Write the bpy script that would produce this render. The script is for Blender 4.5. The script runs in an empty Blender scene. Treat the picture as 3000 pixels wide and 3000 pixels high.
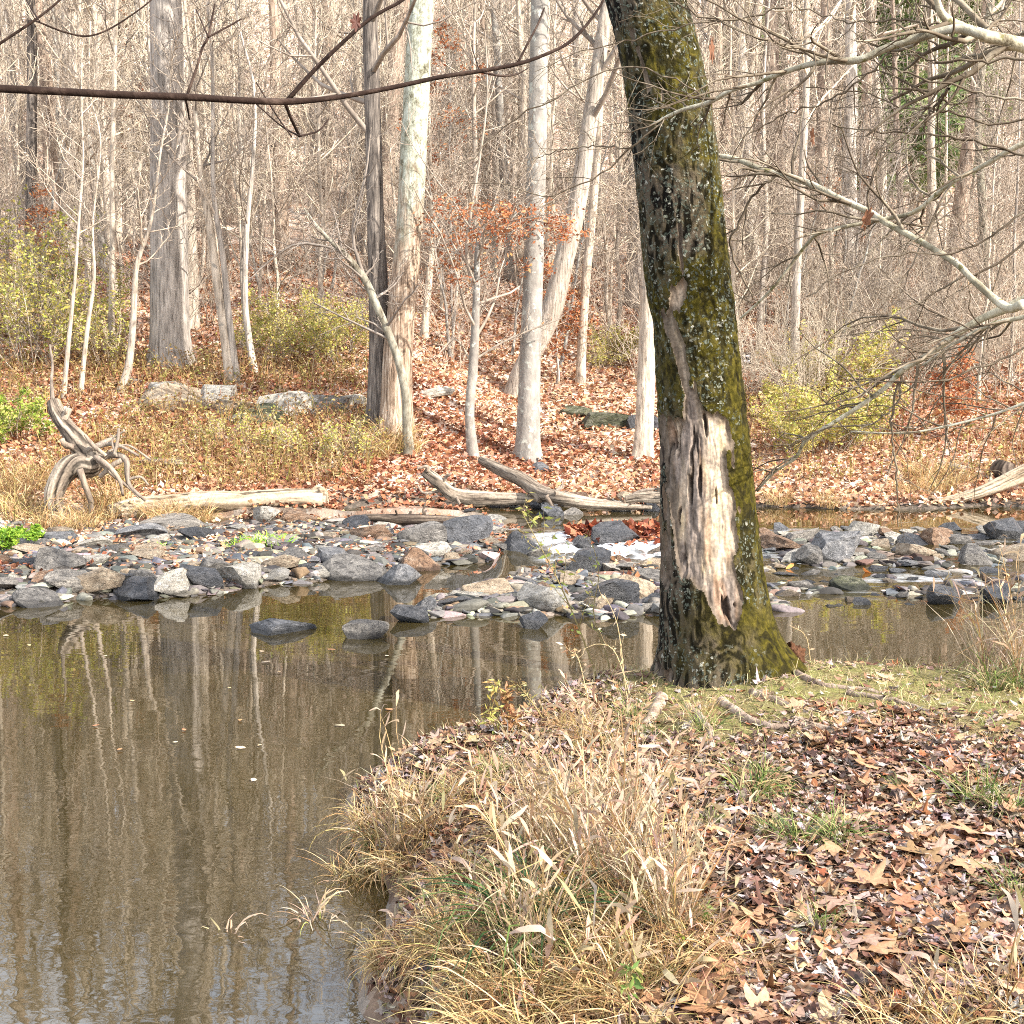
import bpy, math
import numpy as np
from math import sin, cos, pi, radians

rng = np.random.default_rng(11)
S = bpy.context.scene
C = S.collection

# ------------------------------------------------------------------ camera model
HC, F, HV = 2.4, 2400.0, 690.0           # eye height above the water, focal length and horizon row
PITCH = math.atan((966 - HV) / F)
SP, CP = sin(PITCH), cos(PITCH)

def ray(u, v):
    x, y = (u - 966) / F, (966 - v) / F
    d = np.array([x, y * SP + CP, y * CP - SP])
    return d / d[1]

def P(u, v, D):
    """the point seen in that direction at a distance D ahead"""
    return np.array([0, 0, HC]) + D * ray(u, v)

def G(u, v, z=0.0):
    d = ray(u, v)
    return np.array([0, 0, HC]) + d * ((z - HC) / d[2])

def project(V):
    X, Y, Z = V[:, 0], V[:, 1], V[:, 2] - HC
    f = Y * CP - Z * SP
    up = Y * SP + Z * CP
    return 966 + F * X / f, 966 - F * up / f

# ------------------------------------------------------------------ noise
def _h(ix, iy, iz, s):
    n = (ix * 73856093) ^ (iy * 19349663) ^ (iz * 83492791) ^ (s * 40503 + 12345)
    n = n & 0xffffffff
    n = ((n ^ (n >> 13)) * 1274126177) & 0xffffffff
    n = ((n ^ (n >> 15)) * 2246822519) & 0xffffffff
    return ((n >> 8) & 0xffff) / 65535.0

def vnoise(p, s=0):
    p = np.asarray(p, float)
    i = np.floor(p).astype(np.int64)
    f = p - i
    w = f * f * (3 - 2 * f)
    x, y, z = i[..., 0], i[..., 1], i[..., 2]
    wx, wy, wz = w[..., 0], w[..., 1], w[..., 2]
    def L(a, b, t): return a + (b - a) * t
    a = L(L(_h(x, y, z, s), _h(x + 1, y, z, s), wx), L(_h(x, y + 1, z, s), _h(x + 1, y + 1, z, s), wx), wy)
    b = L(L(_h(x, y, z + 1, s), _h(x + 1, y, z + 1, s), wx), L(_h(x, y + 1, z + 1, s), _h(x + 1, y + 1, z + 1, s), wx), wy)
    return L(a, b, wz)

def fbm(p, o=4, s=0):
    p = np.asarray(p, float)
    t, a, n = 0, 1.0, 0
    for k in range(o):
        t = t + a * (vnoise(p * 2 ** k, s + k * 7) - 0.5)
        n += a
        a *= 0.5
    return t / n * 2

def xy3(X, Y, k=1.0):
    return np.stack([X * k, Y * k, np.zeros_like(X)], -1)

def sstep(a, b, x):
    t = np.clip((x - a) / (b - a), 0, 1)
    return t * t * (3 - 2 * t)

# ------------------------------------------------------------------ mesh helpers
def mesh(name, V, Fs, col=None, smooth=False, attrs=None, sharp=None):
    V = np.asarray(V, np.float32)
    if isinstance(Fs, np.ndarray):
        Fs = [Fs]
    Fs = [np.asarray(f, np.int32) for f in Fs if len(f)]
    me = bpy.data.meshes.new(name)
    me.vertices.add(len(V))
    me.vertices.foreach_set('co', V.ravel())
    loops = np.concatenate([f.ravel() for f in Fs])
    counts = np.concatenate([np.full(len(f), f.shape[1], np.int32) for f in Fs])
    me.loops.add(len(loops))
    me.loops.foreach_set('vertex_index', loops)
    me.polygons.add(len(counts))
    starts = np.concatenate([[0], np.cumsum(counts)[:-1]]).astype(np.int32)
    me.polygons.foreach_set('loop_start', starts)
    me.update(calc_edges=True)
    if smooth:
        me.polygons.foreach_set('use_smooth', np.ones(len(counts), bool))
    if col is not None:
        c = np.ones((len(V), 4), np.float32)
        c[:, :3] = col
        me.color_attributes.new('Col', 'FLOAT_COLOR', 'POINT').data.foreach_set('color', c.ravel())
    for k, a in (attrs or {}).items():
        me.attributes.new(k, 'FLOAT', 'POINT').data.foreach_set('value', np.asarray(a, np.float32))
    if sharp is not None:
        me.set_sharp_from_angle(angle=radians(sharp))
    return me

def link(name, me, mt=None, parent=None, loc=None, rot=None, scale=None):
    o = bpy.data.objects.new(name, me)
    if mt is not None and not me.materials:
        me.materials.append(mt)
    C.objects.link(o)
    if parent is not None:
        o.parent = parent
    if loc is not None:
        o.location = loc
    if rot is not None:
        o.rotation_euler = rot
    if scale is not None:
        o.scale = scale if hasattr(scale, '__len__') else (scale,) * 3
    return o

def tag(o, label=None, cat=None, group=None, kind=None):
    for k, v in (('label', label), ('category', cat), ('group', group), ('kind', kind)):
        if v:
            o[k] = v
    return o

def thing(name, label, cat, loc, group=None, rotz=0.0, scale=1.0):
    o = bpy.data.objects.new(name, None)
    o.empty_display_size = 0.2
    C.objects.link(o)
    o.location = loc
    o.rotation_euler = (0, 0, rotz)
    o.scale = (scale,) * 3 if not hasattr(scale, '__len__') else scale
    return tag(o, label, cat, group)

def dup(root, loc, rot=(0, 0, 0), scale=1.0, label=None, group=None):
    """a copy of a thing with copies of its parts"""
    r = root.copy()
    C.objects.link(r)
    r.location, r.rotation_euler = loc, rot
    r.scale = scale if hasattr(scale, '__len__') else (scale,) * 3
    if label: r['label'] = label
    if group: r['group'] = group
    for ch in list(root.children):
        c = ch.copy()
        C.objects.link(c)
        c.parent = r
        for g in list(ch.children):
            d = g.copy()
            C.objects.link(d)
            d.parent = c
    return r

def nrm(a):
    return a / np.maximum(np.linalg.norm(a, axis=-1, keepdims=True), 1e-9)

def tubes(Pt, R, sides=3, cap=False):
    """Pt (B,N,3), R (B,N) -> vertices and quads of B tapering tubes"""
    Pt = np.asarray(Pt, float)
    R = np.asarray(R, float)
    B, N, _ = Pt.shape
    T = nrm(np.gradient(Pt, axis=1))
    mean = np.abs(nrm(T.mean(1)))
    ref = np.zeros((B, 3))
    ref[np.arange(B), np.argmin(mean, 1)] = 1
    n1 = nrm(np.cross(T, ref[:, None, :]))
    n2 = np.cross(T, n1)
    a = np.arange(sides) / sides * 2 * pi
    V = Pt[:, :, None] + R[:, :, None, None] * (np.cos(a)[None, None, :, None] * n1[:, :, None] + np.sin(a)[None, None, :, None] * n2[:, :, None])
    b = np.arange(B)[:, None, None] * N * sides
    i = np.arange(N - 1)[None, :, None] * sides
    k = np.arange(sides)[None, None, :]
    k2 = (k + 1) % sides
    Q = np.stack([b + i + k, b + i + k2, b + i + sides + k2, b + i + sides + k], -1).reshape(-1, 4)
    Fs = [Q]
    if cap:
        e0 = (np.arange(B)[:, None] * N * sides + np.arange(sides)[None, ::-1])
        e1 = (np.arange(B)[:, None] * N * sides + (N - 1) * sides + np.arange(sides)[None])
        Fs += [e0, e1]
    return V.reshape(-1, 3), Fs

def join(parts):
    """[(V, [faces...])...] -> one (V, [faces])"""
    Vs, out, n = [], {}, 0
    for V, Fs in parts:
        if isinstance(Fs, np.ndarray):
            Fs = [Fs]
        Vs.append(V)
        for f in Fs:
            if len(f):
                out.setdefault(f.shape[1], []).append(f + n)
        n += len(V)
    return np.concatenate(Vs), [np.concatenate(v) for v in out.values()]

def resample(pts, n):
    """smooth curve through control points (rows may carry a radius column)"""
    p = np.asarray(pts, float)
    m = len(p)
    if m < 3:
        t = np.linspace(0, 1, n)[:, None]
        return p[0] * (1 - t) + p[-1] * t
    q = np.vstack([2 * p[0] - p[1], p, 2 * p[-1] - p[-2]])
    s = np.linspace(0, m - 1, n)
    i = np.minimum(s.astype(int), m - 2)
    f = (s - i)[:, None]
    a, b, c, d = q[i], q[i + 1], q[i + 2], q[i + 3]
    return 0.5 * (2 * b + (c - a) * f + (2 * a - 5 * b + 4 * c - d) * f ** 2 + (3 * b - a - 3 * c + d) * f ** 3)

def grow(Pt, R, n, t0, t1, lr, ang, npt, rr, up=0.1, jit=0.15, rmin=0.004, lens=None, flat=0.0):
    """n children on each of B parent curves"""
    B, N, _ = Pt.shape
    L = np.linalg.norm(np.diff(Pt, axis=1), axis=-1).sum(1)
    t = t0 + (np.arange(n)[None] + rng.random((B, n))) / n * (t1 - t0)
    x = t * (N - 1)
    i = np.clip(x.astype(int), 0, N - 2)
    f = (x - i)[..., None]
    bi = np.arange(B)[:, None]
    a, b = Pt[bi, i], Pt[bi, i + 1]
    pos = a + (b - a) * f
    tan = nrm(b - a)
    rad = R[bi, i] + (R[bi, i + 1] - R[bi, i]) * f[..., 0]
    r = rng.normal(size=pos.shape)
    r[..., 2] *= 1 - flat
    perp = nrm(r - (r * tan).sum(-1, keepdims=True) * tan)
    an = (ang * (0.7 + 0.6 * rng.random((B, n))))[..., None]
    d = np.cos(an) * tan + np.sin(an) * perp
    ln = L[:, None] * lr if lens is None else lens
    ln = ln * (1 - 0.55 * (t - t0) / max(t1 - t0, 1e-6)) * (0.55 + 0.7 * rng.random((B, n)))
    pts = [pos]
    for k in range(npt - 1):
        d = nrm(d + jit * rng.normal(size=d.shape) + np.array([0, 0, up]))
        pts.append(pts[-1] + d * (ln / (npt - 1))[..., None])
    Q = np.stack(pts, 2).reshape(B * n, npt, 3)
    r0 = np.maximum(rad * rr, rmin)
    s = np.linspace(0, 1, npt)
    RR = np.maximum(r0[..., None] * (1 - 0.75 * s), rmin * 0.6).reshape(B * n, npt)
    return Q, RR

def leaves_on(Pt, n, size, aspect=0.5, spread=0.03, droop=0.0):
    """n leaf blades per curve: bent diamonds of two quads"""
    B, N, _ = Pt.shape
    t = rng.random((B, n)) * (N - 1)
    i = np.clip(t.astype(int), 0, N - 2)
    f = (t - i)[..., None]
    bi = np.arange(B)[:, None]
    c = (Pt[bi, i] * (1 - f) + Pt[bi, i + 1] * f).reshape(-1, 3)
    c = c + rng.normal(size=c.shape) * spread
    return blades(c, size, aspect, droop)

def blades(c, size, aspect=0.5, droop=0.0, tilt=None):
    m = len(c)
    d = rng.normal(size=(m, 3))
    d[:, 2] = d[:, 2] * (0.6 if tilt is None else tilt) - droop
    d = nrm(d)
    r = rng.normal(size=(m, 3))
    if tilt is not None:
        r[:, 2] *= tilt
    w = nrm(np.cross(d, np.cross(r, d)))
    w = nrm(w - (w * d).sum(-1, keepdims=True) * d)
    nn = np.cross(d, w)
    s = size * (0.55 + 0.8 * rng.random((m, 1)))
    fold = (rng.random((m, 1)) - 0.3) * 0.5 * s * aspect
    V = np.stack([c, c + d * s * .45 + w * s * aspect * .5 + nn * fold, c + d * s + nn * fold * .5,
                  c + d * s * .45 - w * s * aspect * .5 + nn * fold, c + d * s * .5], 1).reshape(-1, 3)
    b = np.arange(m)[:, None] * 5
    T = np.concatenate([b + np.array([[0, 1, 4]]), b + np.array([[1, 2, 4]]), b + np.array([[2, 3, 4]]), b + np.array([[3, 0, 4]])])
    return V, T, np.repeat(np.arange(m), 5)

def palette(m, cols, wts=None, var=0.15):
    cols = np.asarray(cols, float)
    k = rng.choice(len(cols), m, p=None if wts is None else np.asarray(wts, float) / np.sum(wts))
    return np.clip(cols[k] * (1 + var * rng.normal(size=(m, 1))) * (1 + 0.06 * rng.normal(size=(m, 3))), 0.005, 0.9)

# ------------------------------------------------------------------ materials
class NT:
    def __init__(s, name):
        s.m = bpy.data.materials.new(name)
        s.m.use_nodes = True
        s.t = s.m.node_tree
        s.t.nodes.clear()
        s.out = s.n('ShaderNodeOutputMaterial')
    def n(s, typ, ins=None, **props):
        nd = s.t.nodes.new(typ)
        for k, v in props.items():
            setattr(nd, k, v)
        for k, v in (ins or {}).items():
            sock = nd.inputs[k]
            if isinstance(v, bpy.types.NodeSocket):
                s.t.links.new(v, sock)
            else:
                if isinstance(v, (tuple, list)) and len(v) == 3 and sock.type == 'RGBA':
                    v = (*v, 1)
                sock.default_value = v
        return nd
    def coord(s, scale=(1, 1, 1), kind='Object'):
        if kind == 'World':
            v = s.n('ShaderNodeNewGeometry').outputs['Position']
        else:
            v = s.n('ShaderNodeTexCoord').outputs[kind]
        return s.n('ShaderNodeMapping', {'Vector': v, 'Scale': scale}).outputs[0]
    def noise(s, vec, scale, detail=4, rough=0.6, out='Fac', dist=0.0):
        return s.n('ShaderNodeTexNoise', {'Vector': vec, 'Scale': scale, 'Detail': detail, 'Roughness': rough, 'Distortion': dist}).outputs[out]
    def ramp(s, fac, stops):
        r = s.n('ShaderNodeValToRGB', {'Fac': fac})
        e = r.color_ramp.elements
        while len(e) < len(stops):
            e.new(0.5)
        for el, (p, c) in zip(e, stops):
            el.position = p
            el.color = (*c, 1) if hasattr(c, '__len__') else (c, c, c, 1)
        return r.outputs[0]
    def mix(s, fac, a, b, mode='MIX'):
        nd = s.n('ShaderNodeMix', data_type='RGBA', blend_type=mode)
        for sock, v in ((nd.inputs[0], fac), (nd.inputs[6], a), (nd.inputs[7], b)):
            if isinstance(v, bpy.types.NodeSocket):
                s.t.links.new(v, sock)
            else:
                sock.default_value = (*v, 1) if hasattr(v, '__len__') else v
        return nd.outputs[2]
    def math(s, op, a, b=0.0, clamp=False):
        nd = s.n('ShaderNodeMath', operation=op, use_clamp=clamp)
        for k, v in enumerate((a, b)):
            if isinstance(v, bpy.types.NodeSocket):
                s.t.links.new(v, nd.inputs[k])
            else:
                nd.inputs[k].default_value = v
        return nd.outputs[0]
    def attr(s, name, out='Fac'):
        return s.n('ShaderNodeAttribute', attribute_name=name).outputs[out]
    def bump(s, h, strength=0.4, dist=0.02):
        return s.n('ShaderNodeBump', {'Height': h, 'Strength': strength, 'Distance': dist}).outputs[0]
    def bsdf(s, col, rough=0.85, normal=None, spec=0.3):
        ins = {'Base Color': col, 'Roughness': rough, 'Specular IOR Level': spec}
        if normal is not None:
            ins['Normal'] = normal
        return s.n('ShaderNodeBsdfPrincipled', ins).outputs[0]
    def done(s, sh):
        s.t.links.new(sh, s.out.inputs[0])
        return s.m

def bark_mat(name, stops, zs=0.18, scale=14, bump=0.6, tint=0.35, dist=0.03, lichen=None):
    m = NT(name)
    v = m.coord((1, 1, zs))
    n1 = m.noise(v, scale, 5, 0.65)
    n2 = m.noise(m.coord((1, 1, 0.5)), 2.2, 3)
    c = m.ramp(n1, stops)
    c = m.mix(m.ramp(n2, [(0.35, 0.0), (0.65, 0.45)]), c, stops[0][1])
    rnd = m.n('ShaderNodeObjectInfo').outputs['Random']
    t = m.ramp(rnd, [(0, (1 - tint, 1 - tint, 1 - tint * .95)), (0.5, (1, .97, .93)), (1, (1 + tint, 1 + tint * .9, 1 + tint * .7))])
    c = m.mix(1.0, c, t, 'MULTIPLY')
    if lichen:
        c = m.mix(m.ramp(m.noise(m.coord(), lichen[1], 3, .7), [(lichen[2], 0.0), (lichen[2] + .06, 0.85)]), c, lichen[0])
    return m.done(m.bsdf(c, 0.9, m.bump(n1, bump, dist), 0.15))

def attr_mat(name, rough=0.75, trans=0.25, noise=0.35, scale=60, spec=0.25):
    m = NT(name)
    n = m.noise(m.coord(), scale, 3)
    c = m.mix(noise, m.attr('Col', 'Color'), m.mix(1.0, m.attr('Col', 'Color'), m.ramp(n, [(0.3, 0.25), (0.7, 1.7)]), 'MULTIPLY'))
    a = m.bsdf(c, rough, None, spec)
    if trans:
        t = m.n('ShaderNodeBsdfTranslucent', {'Color': c}).outputs[0]
        a = m.n('ShaderNodeMixShader', {0: trans, 1: a, 2: t}).outputs[0]
    return m.done(a)
# ------------------------------------------------------------------ terrain
def poly_from(pts):
    out = []
    for p in pts:
        if p[0] == 'w':
            out.append((p[1], p[2]))
        else:
            g = G(p[0], p[1], p[2] if len(p) > 2 else 0.0)
            out.append((g[0], g[1]))
    return np.array(out)

NEAR = poly_from([('w', -9, 0.2), ('w', -5.5, 1.2), ('w', -3.0, 2.0), ('w', -1.2, 2.7), (800, 2150), (735, 1990), (690, 1900), (690, 1840), (735, 1760),
                  (750, 1690), (715, 1655), (668, 1620), (650, 1560), (668, 1500), (745, 1455), (860, 1425), (940, 1385), (1000, 1340), (1090, 1320),
                  (1180, 1318), (1240, 1312), (1350, 1300), (1500, 1305), (1700, 1318), (1850, 1300), (1932, 1275), (2150, 1240), (2600, 1200),
                  ('w', 14, 11.5), ('w', 50, 12), ('w', 50, -25), ('w', -9, -25)])
FAR = poly_from([('w', -70, 13.2), ('w', -30, 13.0), ('w', -14, 12.9), (-500, 1148), (-200, 1140), (0, 1137), (80, 1142), (160, 1130), (300, 1128), (420, 1118), (490, 1102),
                 (600, 1098), (700, 1085), (780, 1075), (860, 1064), (930, 1062), (995, 1054), (1014, 1034), (1008, 1012), (965, 994), (880, 986), (760, 979), (660, 976, .1),
                 (625, 964, .13), (700, 956, .15), (830, 953, .15), (1000, 955, .15), (1100, 957, .15), (1240, 957, .15), (1300, 955, .15), (1440, 957, .15), (1600, 962, .15),
                 (1750, 962, .15), (1850, 955, .15), (1932, 958, .15), (2300, 955, .15), ('w', 40, 21.5), ('w', 90, 21), ('w', 90, 400), ('w', -90, 400)])
ISLE = poly_from([(740, 1168), (890, 1112), (960, 1097), (1060, 1062), (1150, 1052), (1250, 1085), (1440, 1125), (1480, 1150), (1240, 1162), (1000, 1160), (860, 1164)])

def sdist(poly, X, Y):
    """signed distance, positive inside"""
    x, y = X.ravel(), Y.ravel()
    best = np.full(x.shape, 1e9)
    ins = np.zeros(x.shape, bool)
    n = len(poly)
    for k in range(n):
        ax, ay = poly[k]
        bx, by = poly[(k + 1) % n]
        dx, dy = bx - ax, by - ay
        t = np.clip(((x - ax) * dx + (y - ay) * dy) / (dx * dx + dy * dy + 1e-12), 0, 1)
        best = np.minimum(best, (x - ax - t * dx) ** 2 + (y - ay - t * dy) ** 2)
        c = (ay > y) != (by > y)
        with np.errstate(divide='ignore', invalid='ignore'):
            xi = ax + (y - ay) * dx / (dy if dy else 1e-12)
        ins ^= c & (x < xi)
    d = np.sqrt(best)
    return np.where(ins, d, -d).reshape(X.shape)

YH = [45, 60, 80, 110, 140, 165, 200, 400]
ZH = [6.2, 11.6, 20.5, 33.5, 44.5, 50.5, 51, 51]
PROF = {-3.0: ([19.3, 21, 23.5, 26, 29, 33], [0.0, .25, .9, 1.7, 2.45, 3.3]),
        0.6: ([21.0, 22, 24, 25.5, 29, 32], [0.0, .1, .45, .8, 1.6, 2.35]),
        5.0: ([21.0, 22, 24, 26, 30, 34], [0.0, .15, .5, .85, 1.7, 2.6])}

def waterz(X, Y):
    X, Y = np.asarray(X, float), np.asarray(Y, float)
    a = sstep(-0.35, -0.05, X)
    casc = sstep(0.0, 0.35, X) * (1 - sstep(1.9, 2.4, X))
    main = 0.15 * sstep(13.3, 16.8, Y)
    drop = 0.04 * sstep(13.4, 15.5, Y) + 0.11 * sstep(16.0, 17.1, Y)
    r = main * (1 - casc) + drop * casc
    return r * a + 0.15 * sstep(17.5, 19.3, Y) * (1 - a)

def height(X, Y):
    X, Y = np.asarray(X, float), np.asarray(Y, float)
    sh = X.shape
    X, Y = X.ravel(), Y.ravel()
    wob = 0.10 * fbm(xy3(X, Y, 2.2), 3, 5)
    wz = waterz(X, Y)
    # stream bed, stony and shallow in the riffle
    riff = sstep(0.3, 0.9, X) * sstep(12.6, 13.4, Y) * (1 - sstep(16.6, 18.0, Y)) * (1 - sstep(18, 24, X))
    h = wz - 0.45 + 0.08 * fbm(xy3(X, Y, 1.3), 3, 9)
    h = h * (1 - riff) + riff * (wz - 0.035 + 0.10 * fbm(xy3(X, Y, 2.4), 3, 21))
    di = sdist(ISLE, X, Y) + wob * .8
    h = np.maximum(h, np.where(di > -0.4, wz + 0.07 * np.tanh(di / .2) - 0.02 + 0.05 * fbm(xy3(X, Y, 5), 2, 3), -9))
    # near bank
    dn = sdist(NEAR, X, Y) + wob * 0.7
    hn = np.where(dn > 0, 0.26 * (1 - np.exp(-dn / .28)) + 0.32 * (1 - np.exp(-dn / 1.3)), -0.5 * (1 - np.exp(dn / .5)))
    hn = hn + np.where(dn > 0, np.minimum(dn, 1), 0) * 0.07 * fbm(xy3(X, Y, 1.6), 4, 31)
    # far bank, gravel bar and hill
    df = sdist(FAR, X, Y) + wob * 1.2
    xs = np.array(list(PROF.keys()))
    zp = [np.interp(Y, PROF[k][0] + YH, PROF[k][1] + ZH) for k in xs]
    t1 = sstep(xs[0], xs[1], X)
    t2 = sstep(xs[1], xs[2], X)
    sl = zp[0] * (1 - t1) + (zp[1] * (1 - t2) + zp[2] * t2) * t1
    base = np.where(Y > 19, .15, 0.0) * sstep(17, 19.5, Y)
    hf = np.where(df > 0, base + 0.16 * (1 - np.exp(-df / .35)) + sl * (1 - np.exp(-df / .5)), -0.5 * (1 - np.exp(df / .5)))
    big = np.clip((Y - 22) / 25, 0, 1)
    hf = hf + np.where(df > 0, np.minimum(df * .6, 1), 0) * ((0.08 + .1 * big) * fbm(xy3(X, Y, 0.9), 4, 41) + 1.2 * big * big * fbm(xy3(X, Y, .05), 3, 51))
    h = np.maximum(h, np.where(dn > -1.2, hn, -9))
    h = np.maximum(h, np.where(df > -1.2, hf, -9))
    return h.reshape(sh)

def hz(x, y):
    return float(height(np.array([x]), np.array([y]))[0])

_D = np.concatenate([np.arange(2.5, 12, .02), np.arange(12, 40, .05), np.arange(40, 170, .3)])
def hit(u, v, lift=0.0):
    """where the line of sight through that pixel meets the ground or the water"""
    r = ray(u, v)
    X, Y, Z = r[0] * _D, _D, HC + r[2] * _D
    g = np.maximum(height(X, Y), waterz(X, Y) - .01) + lift
    k = np.argmax(Z < g) if (Z < g).any() else len(_D) - 1
    return np.array([X[k], Y[k], g[k] - lift])

def grid_axis(lo, hi, step, lo2, hi2, ratio):
    a = list(np.arange(lo, hi, step))
    s, x = step, hi
    while x < hi2:
        a.append(x)
        s *= ratio
        x += s
    a.append(hi2)
    s, x, b = step, lo - step, []
    while x > lo2:
        b.append(x)
        s *= ratio
        x -= s
    b.append(lo2)
    return np.array(b[::-1] + a)

def sheet(xs, ys):
    X, Y = np.meshgrid(xs, ys)
    ny, nx = X.shape
    i = np.arange(ny - 1)[:, None] * nx
    j = np.arange(nx - 1)[None]
    Q = np.stack([i + j, i + j + 1, i + nx + j + 1, i + nx + j], -1).reshape(-1, 4)
    return X, Y, Q

X, Y, Q = sheet(grid_axis(-7, 8.5, .07, -130, 130, 1.07), grid_axis(2.5, 26, .07, -25, 230, 1.05))
Z = height(X, Y)
dN, dF = sdist(NEAR, X, Y), sdist(FAR, X, Y)
near = sstep(-.1, .15, dN)
mossy = near * sstep(5.9, 6.9, Y + 0.8 * fbm(xy3(X, Y, 1.2), 3, 61)) * sstep(0.2, 1.2, X)
bar = np.maximum((1 - sstep(18.2, 20.2, Y + .8 * fbm(xy3(X, Y, .8), 3, 62))), 1 - sstep(.1, .7, dF + .25 * fbm(xy3(X, Y, 1.5), 3, 63))) * (1 - near)
me = mesh('ground', np.stack([X, Y, Z], -1).reshape(-1, 3), Q, smooth=True,
          attrs={'near': near.ravel(), 'mossy': mossy.ravel(), 'bar': bar.ravel()})

m = NT('leafy_ground')
w = m.coord((1, 1, 1), 'World')
warp = m.n('ShaderNodeVectorMath', {0: w, 1: m.n('ShaderNodeVectorMath', {0: m.noise(w, 9, 2, .5, 'Color'), 3: 0.12}, operation='SCALE').outputs[0]}, operation='ADD').outputs[0]
vor = m.n('ShaderNodeTexVoronoi', {'Vector': warp, 'Scale': 8.0, 'Randomness': 1.0})
vsep = m.n('ShaderNodeSeparateColor', {0: vor.outputs['Color']}).outputs
litter = m.ramp(vsep[0], [(0, (.15, .09, .06)), (.12, (.36, .21, .13)), (.3, (.54, .37, .26)), (.6, (.66, .50, .38)), (.8, (.66, .55, .45)), (1, (.76, .66, .55))])
litter = m.mix(m.ramp(m.noise(w, .7, 4), [(0.45, 0.0), (.72, .6)]), litter, m.ramp(vsep[1], [(0, (.10, .05, .03)), (.5, (.30, .14, .08)), (1, (.46, .26, .16))]))
vn = m.n('ShaderNodeTexVoronoi', {'Vector': warp, 'Scale': 22.0})
vns = m.n('ShaderNodeSeparateColor', {0: vn.outputs['Color']}).outputs
nearc = m.ramp(vns[0], [(0, (.035, .022, .014)), (.35, (.10, .06, .035)), (.7, (.20, .125, .075)), (1, (.34, .25, .18))])
mossc = m.ramp(m.noise(w, 9, 5, .7), [(.3, (.075, .06, .028)), (.48, (.19, .16, .07)), (.6, (.17, .165, .05)), (.78, (.34, .285, .17))])
barc = m.ramp(m.noise(w, 14, 5, .7), [(.3, (.025, .022, .02)), (.5, (.085, .07, .055)), (.65, (.16, .12, .09)), (.8, (.30, .17, .09))])
c = m.mix(m.attr('near'), litter, nearc)
c = m.mix(m.attr('mossy'), c, mossc)
c = m.mix(m.attr('bar'), c, barc)
hgt = m.math('ADD', vsep[2], m.math('MULTIPLY', m.noise(w, 25, 4), 0.6))
GROUND = m.done(m.bsdf(c, .95, m.bump(hgt, .9, .05), .1))
ground = tag(link('ground', me, GROUND), kind='structure')

# ------------------------------------------------------------------ water
X, Y, Q = sheet(grid_axis(-4, 6.5, .045, -75, 85, 1.12), np.concatenate([np.linspace(-12, 12.4, 60), np.arange(12.45, 18.5, .045), np.linspace(18.6, 24, 40)]))
Zw = waterz(X, Y)
riff = sstep(-.7, .1, X) * sstep(12.7, 13.6, Y) * (1 - sstep(17.2, 17.9, Y)) * np.maximum(sstep(.2, .9, X), sstep(15.2, 15.8, Y))
casc = sstep(0.15, 0.5, X) * (1 - sstep(1.7, 2.3, X)) * sstep(15.0, 15.7, Y) * (1 - sstep(16.9, 17.3, Y))
Zw = Zw + riff * .022 * fbm(xy3(X, Y * .8, 4.5), 3, 71) + casc * .09 * fbm(xy3(X, Y, 6.5), 4, 72)
foam = casc * sstep(-.3, .3, fbm(np.stack([X * 3, Y * 6, 0 * X], -1), 4, 73) + .12) + riff * .4 * sstep(.2, .6, fbm(np.stack([X * 1.6, Y * 4.0, 0 * X], -1), 3, 74))
me = mesh('creek_water', np.stack([X, Y, Zw], -1).reshape(-1, 3), Q, smooth=True, attrs={'foam': foam.ravel(), 'riffle': np.maximum(riff, casc).ravel()})
m = NT('creek_water')
w = m.n('ShaderNodeNewGeometry').outputs['Position']
sep = m.n('ShaderNodeSeparateXYZ', {0: w}).outputs
a = m.noise(m.coord((.7, 1.2, 1), 'World'), 9, 2, .45, dist=.4)
b = m.noise(m.coord((0.7, 1.5, 1), 'World'), 2.6, 2, .45)
patch = m.ramp(m.noise(m.coord((.35, 1.3, 1), 'World'), .9, 3), [(.3, .25), (.7, 1.0)])
calm = m.n('ShaderNodeMapRange', {0: sep[1], 1: 4.8, 2: 9.0, 3: .6, 4: .0}).outputs[0]
amp = m.math('ADD', m.math('MULTIPLY', patch, calm), m.math('ADD', m.math('MULTIPLY', m.attr('riffle'), 2.2), .05))
hgt = m.math('ADD', m.math('MULTIPLY', a, amp), m.math('MULTIPLY', b, m.math('MULTIPLY', patch, .85)))
nor = m.bump(hgt, 1.0, .0021)
fres = m.n('ShaderNodeFresnel', {'IOR': 2.1, 'Normal': nor}).outputs[0]
mud = m.ramp(m.noise(m.coord((.6, .6, .6), 'World'), 1.3, 4), [(.3, (.030, .022, .006)), (.7, (.050, .037, .011))])
deep = m.n('ShaderNodeBsdfDiffuse', {'Color': mud}).outputs[0]
clear = m.n('ShaderNodeBsdfTransparent', {'Color': (.55, .45, .3)}).outputs[0]
body = m.n('ShaderNodeMixShader', {0: .3, 1: deep, 2: clear}).outputs[0]
gl = m.n('ShaderNodeBsdfGlossy', {'Color': (1, 1, 1), 'Roughness': .02, 'Normal': nor}).outputs[0]
sh = m.n('ShaderNodeMixShader', {0: fres, 1: body, 2: gl}).outputs[0]
fo = m.math('MULTIPLY', m.attr('foam'), m.ramp(m.noise(m.coord((1, 2.0, 1), 'World'), 11, 6, .8), [(.34, 0.0), (.62, .95)]))
white = m.bsdf((.82, .86, .9), .6)
sh = m.n('ShaderNodeMixShader', {0: fo, 1: sh, 2: white}).outputs[0]
water = tag(link('creek_water', me, m.done(sh)), kind='structure')

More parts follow.
